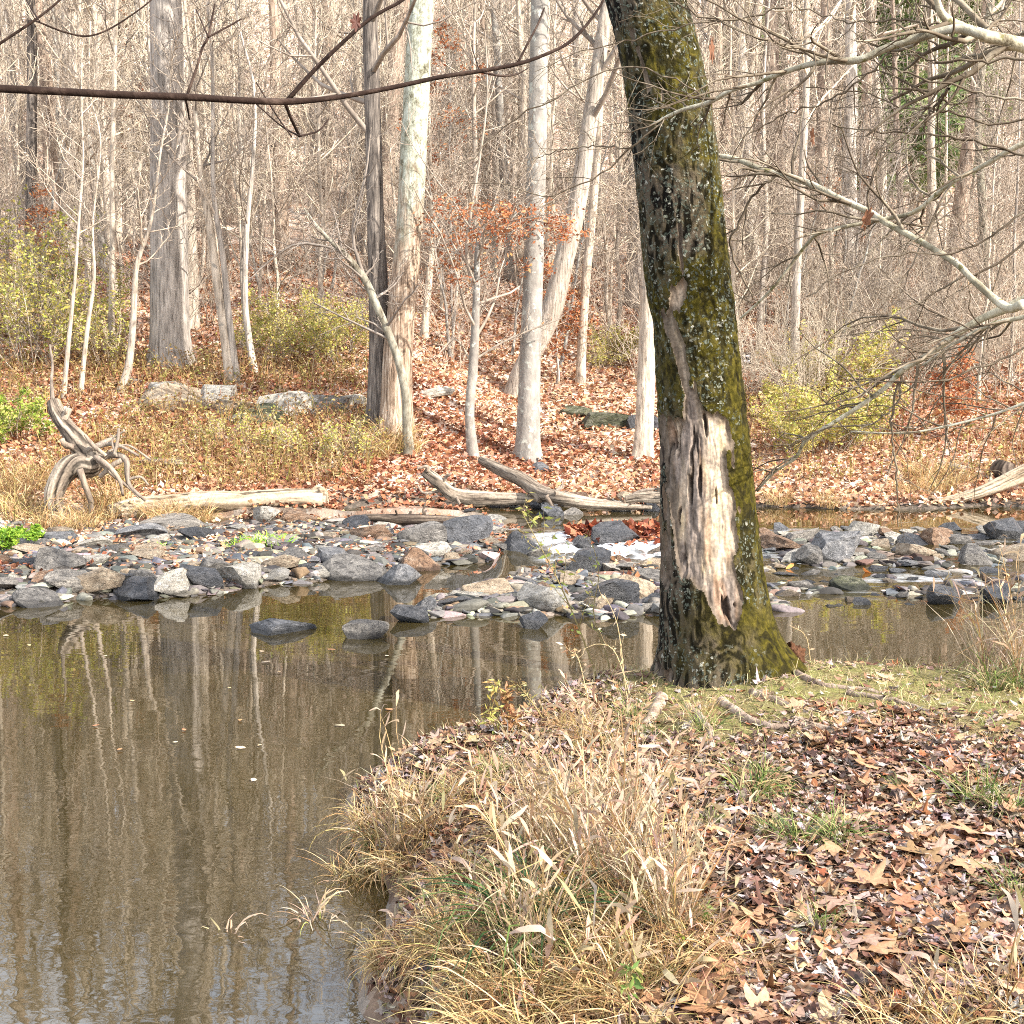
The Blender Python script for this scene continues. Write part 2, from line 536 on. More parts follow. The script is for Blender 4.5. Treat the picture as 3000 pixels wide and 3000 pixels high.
# ------------------------------------------------------------------ rocks
def ico(sub):
    t = (1 + 5 ** .5) / 2
    V = [(-1, t, 0), (1, t, 0), (-1, -t, 0), (1, -t, 0), (0, -1, t), (0, 1, t), (0, -1, -t), (0, 1, -t), (t, 0, -1), (t, 0, 1), (-t, 0, -1), (-t, 0, 1)]
    Fc = [(0, 11, 5), (0, 5, 1), (0, 1, 7), (0, 7, 10), (0, 10, 11), (1, 5, 9), (5, 11, 4), (11, 10, 2), (10, 7, 6), (7, 1, 8), (3, 9, 4), (3, 4, 2), (3, 2, 6), (3, 6, 8), (3, 8, 9), (4, 9, 5), (2, 4, 11), (6, 2, 10), (8, 6, 7), (9, 8, 1)]
    V = [np.array(v) / np.linalg.norm(v) for v in V]
    for _ in range(sub):
        mid, nf = {}, []
        def md(a, b):
            k = (min(a, b), max(a, b))
            if k not in mid:
                q = V[a] + V[b]
                V.append(q / np.linalg.norm(q))
                mid[k] = len(V) - 1
            return mid[k]
        for a, b, c in Fc:
            x, y, z = md(a, b), md(b, c), md(c, a)
            nf += [(a, x, z), (b, y, x), (c, z, y), (x, y, z)]
        Fc = nf
    return np.array(V), np.array(Fc)

IV, IF = ico(4)
IV3, IF3 = ico(3)
def rock_mesh(seed, flat=0.5, planes=13, rough=.03, layered=False, fine=False):
    r = np.random.default_rng(seed)
    V, Fc = (IV.copy(), IF) if fine else (IV3.copy(), IF3)
    V = V * np.array([1, .8, 1.0])
    for _ in range(planes):
        n = r.normal(size=3)
        if layered: n[2] *= 2.2
        n /= np.linalg.norm(n)
        d = .38 + .42 * r.random()
        V -= np.outer(np.maximum(0, V @ n - d), n)
    s = V.max(0) - V.min(0)
    V = (V - V.min(0)) / s - .5                      # unit box
    k = V * 5 + seed
    V *= 1 + (rough * fbm(k, 4, seed) * 1.5)[:, None]
    if layered:
        k2 = np.floor(V[:, 2] * 5 + 1.2 * fbm(V * 2, 2, seed))
        V[:, :2] += .035 * np.stack([vnoise(np.stack([k2 * 7.3, V[:, 0] * 3, V[:, 1] * 3], -1), seed) - .5, vnoise(np.stack([k2 * 5.1, V[:, 1] * 3, V[:, 0] * 3], -1), seed + 3) - .5], -1)
    V[:, 2] *= flat
    return mesh('stone', V, Fc, smooth=True, sharp=28)

def stone_mat(name, cols, dark=.5, spec=.35, rough=.75):
    m = NT(name)
    o = m.coord()
    rnd = m.n('ShaderNodeObjectInfo').outputs['Random']
    off = m.n('ShaderNodeVectorMath', {0: o, 1: m.n('ShaderNodeCombineXYZ', {0: m.math('MULTIPLY', rnd, 40.0), 1: rnd, 2: rnd}).outputs[0]}, operation='ADD').outputs[0]
    c = m.ramp(m.noise(off, 3.4, 8, .78), [(.34, cols[0]), (.5, cols[1]), (.64, cols[2])])
    c = m.mix(m.ramp(m.noise(off, 7, 6, .8), [(.5, 0.0), (.6, dark + .25)]), c, tuple(x * .3 for x in cols[0]))
    c = m.mix(m.ramp(m.noise(off, 5, 6, .8, dist=.5), [(.57, 0.0), (.66, .6)]), c, tuple(min(.75, x * 1.5) for x in cols[2]))
    c = m.mix(1.0, c, m.ramp(rnd, [(0, (.7, .7, .72)), (1, (1.25, 1.2, 1.15))]), 'MULTIPLY')
    pz = m.n('ShaderNodeSeparateXYZ', {0: m.n('ShaderNodeNewGeometry').outputs['Position']}).outputs[2]
    wet = m.n('ShaderNodeMapRange', {0: m.math('ADD', pz, m.math('MULTIPLY', m.noise(off, 4, 3), -.07)), 1: .0, 2: .035, 3: 1.0, 4: 0.0}).outputs[0]   # the soaked band along the waterline
    c = m.mix(m.math('MULTIPLY', wet, .8), c, tuple(x * .3 for x in cols[0]))
    h = m.math('ADD', m.noise(off, 6, 8, .78), m.math('MULTIPLY', m.noise(off, 30, 3), .3))
    return m.done(m.bsdf(c, rough, m.bump(h, 1.0, .12), spec))

ST = {'grey': stone_mat('grey_stone', [(.12, .11, .10), (.25, .232, .205), (.42, .39, .34)]),
      'dark': stone_mat('dark_wet_stone', [(.028, .03, .034), (.065, .068, .075), (.14, .14, .145)], spec=.6, rough=.45),
      'slate': stone_mat('blue_grey_stone', [(.09, .095, .10), (.18, .185, .195), (.33, .325, .32)]),
      'tan': stone_mat('tan_stone', [(.24, .18, .12), (.42, .33, .23), (.58, .49, .37)]),
      'pale': stone_mat('pale_stone', [(.33, .30, .25), (.50, .47, .40), (.66, .62, .55)]),
      'rust': stone_mat('rusty_stone', [(.14, .075, .04), (.29, .18, .11), (.44, .33, .24)]),
      'moss': stone_mat('mossy_stone', [(.045, .05, .025), (.11, .115, .06), (.27, .26, .2)])}
PROTO = [rock_mesh(100 + i, 1.0, 9 + i % 5, .03, i % 3 == 0, True) for i in range(12)]
_rk = {}
def stone(kind, i, wh=False):
    k = (kind, i)
    if k not in _rk:
        me = PROTO[i].copy()
        me.materials.append(ST[kind])
        _rk[k] = me
    return _rk[k]

placed = []
def put_stone(u, v, w, h, kind, label, group=None, name='stone', i=None, yaw=None, deep=.8, cat='stone', sink=.22, tilt=.12):
    """a stone whose foot shows at (u, v), w by h pixels large"""
    p = hit(u, v)
    s = p[1] / F
    W_, H_ = w * s, h * s
    dpt = W_ * deep
    i = int(rng.integers(12)) if i is None else i
    H2 = max(H_ * 1.15 - dpt * .10, H_ * .55)
    o = link(name, stone(kind, i), None)
    z = max(p[2], hz(p[0], p[1] + dpt * .4))
    o.location = (p[0], p[1] + dpt * .42, z - H2 * sink + H2 * .5)
    o.scale = (W_ * 1.08, dpt, H2 * (1 + sink))
    o.rotation_euler = (tilt * rng.normal(), tilt * rng.normal(), yaw if yaw is not None else (rng.choice([0, pi]) + .45 * rng.normal()))
    placed.append((u, v, w))
    return tag(o, label, cat, group)

# stones one can single out
put_stone(527, 1200, 125, 34, 'slate', 'long layered blue-grey slab rising alone from the still pool', i=3, yaw=0.1)
put_stone(688, 1208, 84, 42, 'grey', 'rounded dome-shaped grey boulder alone in the still pool with a dark waterline', i=1, yaw=0)
put_stone(772, 1178, 72, 36, 'dark', 'dark wet stone at the tip of the stone spit nearest the dome boulder', i=4)
put_stone(800, 1158, 46, 34, 'slate', 'upright pointed blue-grey stone leaning behind the dark stone at the spit tip', i=5)
put_stone(855, 1150, 70, 22, 'dark', 'low dark flat stone in the middle of the narrow stone spit', i=6)
put_stone(925, 1128, 110, 40, 'tan', 'broad tan block with a flat top on the narrow stone spit', i=2)
put_stone(1030, 1152, 104, 52, 'pale', 'cream boulder with a pitted face standing at the edge of the pool', i=7)
put_stone(1008, 1190, 60, 36, 'dark', 'small black wet stone standing in the pool below the cream boulder', i=8)
put_stone(1142, 1150, 112, 54, 'dark', 'large dark brown slab leaning beside the mossy trunk on the stone spit', i=0, yaw=0.3)
put_stone(1205, 1138, 90, 46, 'tan', 'tan stone wedged between the dark brown slab and the mossy trunk', i=9)
put_stone(1130, 1158, 62, 26, 'tan', 'small yellow stone at the waterline under the dark brown slab', i=10)
put_stone(1077, 1112, 60, 30, 'tan', 'flat sandy stone behind the cream boulder', i=11)
put_stone(1115, 1085, 78, 48, 'dark', 'black angular stone just below the white water', i=4, yaw=.7)
put_stone(1100, 1035, 40, 26, 'dark', 'dark stone split by the white water of the little fall', i=8)
put_stone(985, 1046, 84, 44, 'dark', 'wet black stone at the bar side of the little fall', i=2)
put_stone(1015, 1056, 54, 26, 'grey', 'flat wet grey stone just below the bar side of the little fall', i=6)
put_stone(1160, 1030, 90, 44, 'dark', 'black stone holding back the dam of red leaves', i=3)
put_stone(880, 1030, 100, 62, 'slate', 'big rounded blue-grey boulder at the head of the gravel bar near the fall', i=1)
put_stone(790, 1080, 80, 46, 'rust', 'rusty brown block at the water edge of the gravel bar', i=2)
put_stone(660, 1098, 120, 52, 'grey', 'largest dark grey block on the water edge of the gravel bar', i=6)
put_stone(745, 1105, 86, 44, 'slate', 'bluish boulder dipping into the pool beside the rusty brown block', i=5)
put_stone(800, 1030, 110, 50, 'grey', 'leaning grey slab propped on the heap of stones above the bluish boulder', i=9, yaw=.3)
put_stone(700, 1020, 80, 30, 'rust', 'low rusty slab on the heap behind the largest grey block', i=10)
put_stone(440, 1112, 96, 44, 'pale', 'white-flecked triangular slab sloping into the pool from the gravel bar', i=0, yaw=-.2)
put_stone(375, 1118, 84, 42, 'dark', 'dark crusted block at the waterline beside the white-flecked slab', i=7)
put_stone(320, 1128, 92, 44, 'pale', 'large flat cream slab tilted towards the pool on the gravel bar', i=11)
put_stone(250, 1135, 104, 42, 'dark', 'low black slab half under water at the edge of the gravel bar', i=3)
put_stone(180, 1125, 100, 44, 'tan', 'sandy slab in the front row of the gravel bar', i=9)
put_stone(60, 1150, 96, 26, 'grey', 'flat grey slab reaching furthest into the pool from the gravel bar', i=6)
put_stone(95, 1085, 100, 58, 'grey', 'big square grey boulder at the dead-leaf end of the gravel bar', i=2)
put_stone(250, 1018, 104, 36, 'slate', 'long grey stone lying in front of the bleached log', i=6)
put_stone(320, 1000, 120, 30, 'grey', 'sloping flat slab between the long grey stone and the bleached log', i=10)
put_stone(365, 1022, 70, 32, 'dark', 'black stone beside the bright green grass patch on the gravel bar', i=8)
put_stone(500, 985, 52, 34, 'pale', 'white round stone tucked against the thick end of the bleached log', i=1)
put_stone(560, 985, 66, 26, 'rust', 'brown stone beside the white round stone under the bleached log', i=5)
put_stone(1485, 1040, 76, 30, 'rust', 'olive brown slab close beside the mossy trunk across the riffle', i=0)
put_stone(1515, 1062, 90, 26, 'pale', 'pale flat slab stacked beside the olive brown slab at the riffle', i=11)
put_stone(1580, 1062, 96, 60, 'slate', 'large grey boulder in the middle of the stone row along the riffle', i=7)
put_stone(1640, 1012, 66, 28, 'pale', 'bright white slab on top of the stone row along the riffle', i=10)
put_stone(1735, 1056, 74, 30, 'tan', 'tan loaf-shaped stone at the foot of the stone row along the riffle', i=1)
put_stone(1775, 1030, 60, 36, 'rust', 'brown blocky stone topping the stone row beside the tan loaf', i=2)
put_stone(1900, 1022, 64, 44, 'dark', 'black rounded stone at the far end of the stone row by the white log', i=4)
put_stone(1850, 1068, 64, 44, 'grey', 'grey pyramid stone standing in the riffle current', i=5)
put_stone(1925, 1062, 90, 36, 'tan', 'olive tan boulder behind the grey pyramid stone in the riffle', i=9)
put_stone(1610, 1115, 80, 26, 'moss', 'low stone capped with bright green moss in the riffle', i=6)
put_stone(1535, 1068, 58, 36, 'grey', 'pointed dark grey stone standing in the shallow riffle', i=8)
put_stone(1785, 1145, 74, 44, 'dark', 'smooth black stone at the lip between riffle and lower pool', i=1)
put_stone(1885, 1140, 70, 44, 'dark', 'dark boulder behind the tall tan reed clump', i=7)
put_stone(1025, 892, 40, 20, 'slate', 'small blue-grey stone on the red leaf bank behind the fallen logs', i=5)
put_stone(1140, 815, 110, 34, 'moss', 'mossy outcrop in the leaf bank between the two pale trunks', i=3, yaw=-.5)
put_stone(1085, 790, 60, 24, 'moss', 'small mossy outcrop above the larger one on the leaf bank', i=6, yaw=-.5)

KINDS = ['grey', 'dark', 'slate', 'tan', 'pale', 'rust']
WORD = {'grey': 'grey', 'dark': 'dark wet', 'slate': 'blue-grey', 'tan': 'tan', 'pale': 'pale cream', 'rust': 'rusty brown', 'moss': 'mossy'}
def fill_stones(n, box, wr, what, wts, seed, ar=(.32, .55), mind=.55):
    r = np.random.default_rng(seed)
    k = tries = 0
    while k < n and tries < n * 40:
        tries += 1
        u, v = box(r)
        w = wr[0] + (wr[1] - wr[0]) * r.random() ** 1.8
        if any((abs(u - a) < mind * (w + c) * .5) and abs(v - b) < mind * .42 * (w + c) * .5 for a, b, c in placed):
            continue
        kd = r.choice(KINDS, p=np.array(wts) / sum(wts))
        put_stone(u, v, w, w * (ar[0] + (ar[1] - ar[0]) * r.random()), kd, 'loose %s stone %s' % (WORD[kd], what), '%s stones %s' % (WORD[kd], what))
        k += 1

def bar_box(r):
    u = -30 + 1000 * r.random()
    lo = 1000 if u < 600 else 985
    hi = np.interp(u, [0, 300, 420, 600, 780, 930, 985], [1143, 1132, 1120, 1100, 1076, 1048, 1030])
    if u > 950: u = 950
    return u, lo + (hi - lo) * r.random() ** .75
fill_stones(92, bar_box, (34, 92), 'in the heap of the leaf-strewn gravel bar', [4.5, 1.3, 1.5, 3.2, 3, 1.6], 3, ar=(.26, .44), mind=.45)
def isle_box(r):
    u = 820 + 440 * r.random()
    return u, 1158 - (1158 - np.interp(u, [820, 960, 1060, 1160, 1260], [1150, 1105, 1070, 1062, 1050])) * r.random()
fill_stones(34, isle_box, (22, 72), 'on the stone spit below the white water', [3.5, 1.8, 1.5, 2.4, 2.2, 1.4], 4, ar=(.28, .46), mind=.45)
fill_stones(54, lambda r: (1445 + 520 * r.random(), 1000 + 62 * r.random()), (24, 74), 'in the stone row along the riffle', [3.5, 1.8, 1.5, 2.6, 2.2, 1.4], 5, ar=(.28, .46), mind=.45)
fill_stones(54, lambda r: (1455 + 500 * r.random(), 1068 + 82 * r.random()), (14, 58), 'standing in the shallow riffle', [3, 5, 2, .8, .4, .8], 6, ar=(.22, .42))
fill_stones(16, lambda r: (800 + 440 * r.random(), 952 + 24 * r.random()), (20, 56), 'lying under the fallen logs of the far bank', [3, 2, 2, 1.6, 1, 1], 7)

# rock ledges in the far bank
for (u, v, w, h, kd, lab) in ((345, 776, 170, 52, 'tan', 'tan rock ledge with a dark undercut in the leafy far bank'),
                              (398, 768, 80, 46, 'pale', 'pale block beside the tan rock ledge in the leafy far bank'),
                              (480, 802, 120, 44, 'moss', 'low greenish rock ledge nested in weeds on the far bank'),
                              (545, 790, 120, 56, 'pale', 'pale flat-topped rock ledge behind the yellow weeds of the far bank'),
                              (612, 784, 90, 44, 'grey', 'grey rock ledge next to the ribbed trunk clump on the far bank'),
                              (300, 758, 90, 36, 'pale', 'flat slab starting the broken rock ledge line behind the driftwood'), (432, 788, 90, 34, 'tan', 'sunken tan slab in the gap of the rock ledge line'),
                              (665, 772, 70, 30, 'pale', 'last pale slab of the rock ledge line by the near-black trunk'),
                              (240, 735, 50, 20, 'grey', 'small grey rock under the thin pale stems on the far bank'),
                              (815, 752, 80, 18, 'pale', 'thin pale rock slab half buried in red leaves by the crooked stem'),
                              (1215, 815, 60, 40, 'dark', 'dark mossy stump-like rock beside the pale trunk next to the mossy tree')):
    put_stone(u, v, w, h, kd, lab, name='rock_ledge', cat='rock', yaw=.1, sink=.5, deep=.7, tilt=.05)
# ------------------------------------------------------------------ gravel between the stones (nobody could count it)
def scatter_pebbles():
    u = np.concatenate([rng.uniform(-20, 1000, 6500), rng.uniform(800, 1250, 1600), rng.uniform(1440, 1950, 3400)])
    v = np.concatenate([rng.uniform(990, 1140, 6500), rng.uniform(1060, 1162, 1600), rng.uniform(1000, 1150, 3400)])
    D = HC / np.maximum((v - HV) / F, .01) * .95
    p = np.stack([(u - 966) / F * D, D], 1)
    z = height(p[:, 0], p[:, 1])
    ok = z > waterz(p[:, 0], p[:, 1]) - .03
    p, z = p[ok], z[ok]
    k = len(p)
    V0, F0 = ico(2)
    V = np.repeat(V0[None], k, 0)
    for _ in range(14):                                   # chip each one to flat faces
        nn = nrm(rng.normal(size=(k, 1, 3)))
        dd = .35 + .35 * rng.random((k, 1))
        V = V - np.maximum(0, (V * nn).sum(-1) - dd)[..., None] * nn
    s = (.04 + .17 * rng.random((k, 1, 1)) ** 2.2) * np.array([1, .8, .38]) * rng.uniform(.6, 1.4, (k, 1, 3))
    V = V * s
    an = rng.random((k, 1)) * 6.3
    V = np.stack([V[..., 0] * np.cos(an) - V[..., 1] * np.sin(an), V[..., 0] * np.sin(an) + V[..., 1] * np.cos(an), V[..., 2]], -1)
    V = V + np.concatenate([p, z[:, None] + .008], 1)[:, None]
    Fs = (F0[None] + (np.arange(k) * len(V0))[:, None, None]).reshape(-1, 3)
    col = palette(k, [(.04, .036, .033), (.11, .10, .088), (.21, .185, .145), (.09, .09, .095), (.15, .10, .065), (.28, .255, .21)], [2.6, 3.2, 2.4, 1.5, 1.0, 1.0], .22)
    o = link('gravel', mesh('gravel', V.reshape(-1, 3), Fs, np.repeat(col, len(V0), 0)), attr_mat('gravel', .8, 0, .4, 40))
    tag(o, 'grey and brown gravel filling the gaps between the creek stones', 'gravel', kind='stuff')
scatter_pebbles()

# ------------------------------------------------------------------ bark and twig materials
BARK = {'pale': bark_mat('pale_bark', [(.3, (.15, .12, .095)), (.46, (.44, .375, .30)), (.7, (.66, .58, .48))], .16, 18, 1.0, .22, lichen=((.22, .20, .17), 5, .60)),
        'grey': bark_mat('grey_bark', [(.32, (.12, .105, .09)), (.48, (.36, .32, .28)), (.68, (.60, .54, .47))], .10, 18, 1.0, .25),
        'dark': bark_mat('dark_ribbed_bark', [(.34, (.035, .03, .027)), (.5, (.15, .13, .115)), (.66, (.32, .28, .24))], .10, 22, 1.0, .2),
        'smooth': bark_mat('smooth_grey_bark', [(.25, (.12, .11, .10)), (.5, (.25, .23, .205)), (.72, (.36, .335, .295))], .5, 8, .5, .12, lichen=((.42, .42, .36), 6, .57)),
        'syc': bark_mat('mottled_bark', [(.34, (.08, .065, .045)), (.48, (.23, .21, .16)), (.66, (.38, .37, .30))], .35, 11, .6, .08),
        'brown': bark_mat('brown_bark', [(.3, (.10, .07, .055)), (.48, (.33, .25, .19)), (.7, (.56, .46, .37))], .12, 17, .9, .15)}
TWIG = bark_mat('twig_bark', [(.3, (.17, .14, .11)), (.55, (.40, .34, .28)), (.8, (.60, .53, .45))], .6, 3, .1, .4)
PALETWIG = bark_mat('pale_twig_bark', [(.3, (.28, .235, .18)), (.55, (.50, .44, .35)), (.8, (.66, .59, .50))], .6, 3, .1, .3)
DARKTWIG = bark_mat('dark_twig_bark', [(.3, (.03, .02, .015)), (.55, (.075, .05, .036)), (.8, (.19, .14, .11))], .6, 8, .2, .1)
LIMB = bark_mat('lichen_branch_bark', [(.3, (.08, .065, .04)), (.46, (.40, .37, .27)), (.68, (.66, .64, .52))], .7, 9, .5, .1, lichen=((.13, .12, .04), 16, .60))
LEAF = attr_mat('tree_leaf', .7, .35, .15, 20)

def spine(H, r0, n=16, lean=(0, 0), wig=.02, top=.18):
    z = np.linspace(-.25, H, n)
    s = np.linspace(0, 1, n)
    x = lean[0] * s * H + np.cumsum(rng.normal(size=n)) * wig * H / n * 1.6
    y = lean[1] * s * H + np.cumsum(rng.normal(size=n)) * wig * H / n * 1.6
    R = r0 * (1 - (1 - top) * s ** .9)
    R[0] *= 1.25
    R[1] *= 1.04
    return np.stack([x - x[0], y - y[0], z], -1), R

def crown(Pt, R, n1=22, t0=.35, lr=.28, n2=6, n3=4, n4=0, tw=.007, up=.12, ang=1.0, flat=0.0):
    """all branches of one spine; returns the tubes and the curves of the last order"""
    a, ra = grow(Pt[None], R[None], n1, t0, .985, lr, ang, 7, .42, up, .16, tw * 1.7, flat=flat)
    b, rb = grow(a, ra, n2, .2, .98, .45, .85, 5, .5, up * .7, .2, tw * 1.25, flat=flat)
    c, rc = grow(b, rb, n3, .15, .98, .5, .8, 4, .6, up * .5, .22, tw)
    parts = [tubes(a, ra, 5), tubes(b, rb, 4), tubes(c, rc, 3)]
    last = c
    if n4:
        d, rd = grow(c, rc, n4, .15, .98, .55, .8, 3, .8, up * .3, .22, tw * .8)
        parts.append(tubes(d, rd, 3))
        last = d
    return parts, last

def trunk_mesh(Pt, R, sides=12, n=26, rough=.06, seed=0, ribs=0.0):
    q = resample(np.concatenate([Pt, R[:, None]], 1), n)
    V, Fs = tubes(q[None, :, :3], q[None, :, 3], sides, True)
    ctr = np.repeat(q[:, :3], sides, 0)
    k = 1 + rough * fbm(V * np.array([3, 3, 1.2]) + seed, 3, seed)
    if ribs:
        k = k + ribs * (1.3 - 2 * np.abs(fbm(V * np.array([16, 16, 1.6]) + seed, 3, seed + 3)))
    zz = V[:, 2]
    fl = np.exp(-np.maximum(zz, 0) / .28) * (.25 + .5 * np.maximum(0, fbm((V - ctr) / np.maximum(np.linalg.norm(V - ctr, axis=1, keepdims=True), 1e-6) * 1.7 + seed, 2, seed)))
    V = ctr + (V - ctr) * (k + fl)[:, None]
    return mesh('trunk', V, Fs, smooth=True)

def make_tree(name, label, cat, group, Pt, R, loc, bark, twig, parts, rotz=0, scale=1, sides=12, branch_name='crown', ribs=0.0, n=26):
    t = thing(name, label, cat, loc, group, rotz, scale)
    link('trunk', trunk_mesh(Pt, R, sides, n, seed=len(bpy.data.objects) % 97, ribs=ribs), bark, t)
    if parts:
        V, Fs = join(parts)
        link(branch_name, mesh(branch_name, V, Fs, smooth=True), twig, t)
    return t

# ------------------------------------------------------------------ trees one can single out, traced where they stand
def traced(name, label, px, bark, H=17, twig=TWIG, depth=None, cat='tree', n1=16, t0=.5, lean=0.0, tw=.007, lr=.25, extra=None, n2=6, n3=4, foot=True, leaf=None, flat=0.0, cont=None):
    """px: (u, v, width) from the foot upwards"""
    b = hit(px[0][0], px[0][1]) if depth is None else None
    D = b[1] if depth is None else depth
    s = D / F
    pts = []
    z0 = None
    for k, (u, v, w) in enumerate(px):
        q = P(u, v, D + lean * k)
        pts.append((*q, w * .5 * s))
    pts = np.array(pts)
    base = pts[0, :3].copy()
    if b is not None:
        base[2] = b[2]
    if foot:
        f = pts[0].copy(); f[2] = base[2] - .3; f[3] *= 1.25
        pts = np.vstack([f, pts])
    if pts[-1, 2] - base[2] < H:                        # goes on above the frame
        d = pts[-1, :3] - pts[-2, :3]
        d = d / np.linalg.norm(d) if cont is None else np.array(cont)
        d = nrm(d + np.array([0, 0, .7]))
        rem = H - (pts[-1, 2] - base[2])
        n = max(3, int(rem / 2))
        q = pts[-1].copy()
        for k in range(n):
            q = q.copy()
            q[:3] += d * rem / n + rng.normal(size=3) * .12 * rem / n
            q[3] = pts[-1, 3] * (1 - .88 * (k + 1) / n) if k == 0 else max(.02, q[3] - pts[-1, 3] * .8 / n)
            d = nrm(d + np.array([0, 0, .15]))
            pts = np.vstack([pts, q]) if k == 0 else np.vstack([pts, q])
    q = resample(pts, max(18, len(pts) * 2))
    q[:, 3] = np.maximum(q[:, 3], .012)
    q[:, :3] -= base
    parts, last = crown(q[:, :3], q[:, 3], n1, t0, lr, n2, n3, 0, tw, flat=flat) if n1 else ([], None)
    for e in (extra or []):                              # traced side limbs
        ee = np.array([(*P(u, v, D + (off[0] if off else 0)) - base, w * .5 * s) for u, v, w, *off in e])
        ee = resample(ee, 9)
        parts.append(tubes(ee[None, :, :3], ee[None, :, 3], 5))
        c, rc = grow(ee[None, :, :3], ee[None, :, 3], 9, .15, .98, .45, .8, 5, .6, .08, .2, tw)
        c2, rc2 = grow(c, rc, 4, .15, .98, .5, .8, 4, .7, .05, .2, tw * .8)
        parts += [tubes(c, rc, 3), tubes(c2, rc2, 3)]
    t = make_tree(name, label, cat, None, q[:, :3], q[:, 3], base, bark, twig, parts, sides=40 if px[0][2] > 24 else 14, ribs=(.0 if bark is BARK['smooth'] else .05) if px[0][2] > 24 else 0, n=90 if px[0][2] > 24 else 30)
    if leaf is not None and last is not None:
        n, size, cols, spread, keep = leaf
        zz = last[:, :, 2].mean(1)
        sel = last[(zz > keep[0]) & (zz < keep[1])]
        if len(sel):
            V, T, idx = leaves_on(sel, n, size, .5, spread, .3)
            col = palette(idx.max() + 1, cols)
            link('foliage', mesh('foliage', V, T, col[idx]), LEAF, t)
    return t

def lower_brown_mat():
    m = NT('mottled_bark_brown_foot')
    o = m.coord()
    z = m.n('ShaderNodeSeparateXYZ', {0: o}).outputs[2]
    up = m.ramp(m.noise(m.coord((1, 1, .6)), 9, 7, .78), [(.38, (.11, .10, .065)), (.47, (.28, .28, .21)), (.6, (.46, .48, .40))])
    lo = m.ramp(m.noise(m.coord((1, 1, .1)), 20, 5, .7), [(.32, (.07, .045, .03)), (.5, (.30, .215, .15)), (.68, (.55, .46, .36))])
    f = m.math('ADD', z, m.math('MULTIPLY', m.noise(m.coord((1, 1, .25)), 6, 4, .7), 5.0))
    c = m.mix(m.n('ShaderNodeMapRange', {0: f, 1: 5.6, 2: 7.4, 3: 0.0, 4: 1.0}).outputs[0], lo, up)
    return m.done(m.bsdf(c, .9, m.bump(m.noise(m.coord((1, 1, .12)), 20, 5, .7), 1.0, .03), .15))
COPPER = [(.36, .13, .05), (.46, .19, .08), (.28, .09, .04), (.52, .26, .13)]
traced('bare_tree', 'broad ribbed trunk, dark at the foot and pale above, tallest trunk behind the yellow bush', [(322, 690, 74), (320, 560, 66), (318, 400, 64), (316, 200, 58), (312, 0, 54)], BARK['grey'], 22, tw=.009)
traced('bare_tree', 'pale trunk close behind the broad ribbed trunk', [(362, 700, 34), (356, 500, 32), (346, 250, 30), (336, 0, 28)], BARK['pale'], 20, depth=31.5)
traced('bare_tree', 'mottled greenish-white trunk with brown ragged bark low down', [(748, 820, 58), (752, 650, 52), (772, 430, 46), (782, 250, 46), (792, 60, 44), (796, 0, 42)], lower_brown_mat(), 22, tw=.009)
traced('bare_tree', 'near-black ribbed trunk hidden half behind the mottled trunk', [(716, 808, 48), (716, 740, 42), (717, 640, 38), (713, 520, 34), (708, 400, 31), (703, 200, 28), (698, 0, 25)], BARK['dark'], 17)
traced('bare_tree', 'straight smooth grey beech-like trunk standing on the red leaf bank', [(995, 866, 46), (998, 760, 42), (1003, 600, 38), (1010, 400, 36), (1015, 200, 34), (1018, 0, 32)], BARK['smooth'], 21, tw=.008)
traced('bare_tree', 'thick pale trunk leaning over behind the smooth grey one', [(972, 745, 34), (985, 700, 34), (1035, 600, 38), (1062, 500, 36), (1090, 380, 32), (1110, 250, 28), (1135, 80, 24)], BARK['pale'], 18, tw=.008)
traced('bare_tree', 'pale round trunk with a dark shaded side next to the mossy tree', [(1213, 866, 34), (1217, 760, 33), (1223, 600, 31), (1228, 400, 30), (1236, 200, 28), (1242, 0, 26)], BARK['pale'], 19)
traced('bare_tree', 'slim pale trunk between the leaning tree and the mossy tree', [(1095, 725, 18), (1103, 560, 17), (1118, 400, 15), (1130, 250, 13), (1140, 60, 11)], BARK['pale'], 15)
traced('beech_sapling', 'thin crooked beech holding flat sprays of copper leaves', [(893, 866, 20), (886, 780, 18), (893, 690, 18), (899, 560, 13), (903, 450, 10), (925, 430, 9), (960, 415, 6), (985, 390, 4)], BARK['smooth'], 1, tw=.006, cat='young tree',
       n1=26, t0=.42, lr=.5, leaf=(9, .075, COPPER, .05, (1.9, 4.4)), flat=.8,
       extra=[[(899, 560, 8), (880, 470, 7), (905, 300, 5), (920, 180, 4), (915, 60, 3)], [(893, 690, 5), (860, 640, 4), (830, 665, 3)], [(893, 680, 5), (960, 640, 4), (1060, 600, 3)]])
traced('bare_tree', 'pale lichen-spotted stem leaning across the near-black trunk', [(770, 832, 17), (768, 805, 16), (765, 740, 16), (745, 660, 15), (712, 580, 15), (690, 530, 14), (660, 490, 12), (640, 470, 9), (600, 430, 7), (575, 395, 4)], BARK['syc'], 1, tw=.006, cat='leaning tree', depth=hit(770, 838)[1] - .5,
       n1=14, t0=.4, extra=[[(690, 530, 9), (665, 440, 6), (690, 330, 4), (700, 240, 3)], [(640, 470, 6), (560, 460, 5), (500, 500, 3), (470, 530, 2)], [(735, 640, 6), (650, 600, 4), (590, 570, 3)]])
traced('bare_tree', 'slanting pale stem with dark flecks leaning away from the broad ribbed trunk', [(436, 722, 20), (425, 640, 18), (408, 520, 16), (395, 420, 14), (378, 320, 11), (368, 200, 8)], BARK['pale'], 12)
traced('bare_tree', 'second slanting stem growing from the same spot as the flecked pale stem', [(446, 722, 16), (432, 600, 13), (420, 480, 11), (402, 350, 9)], BARK['grey'], 11)
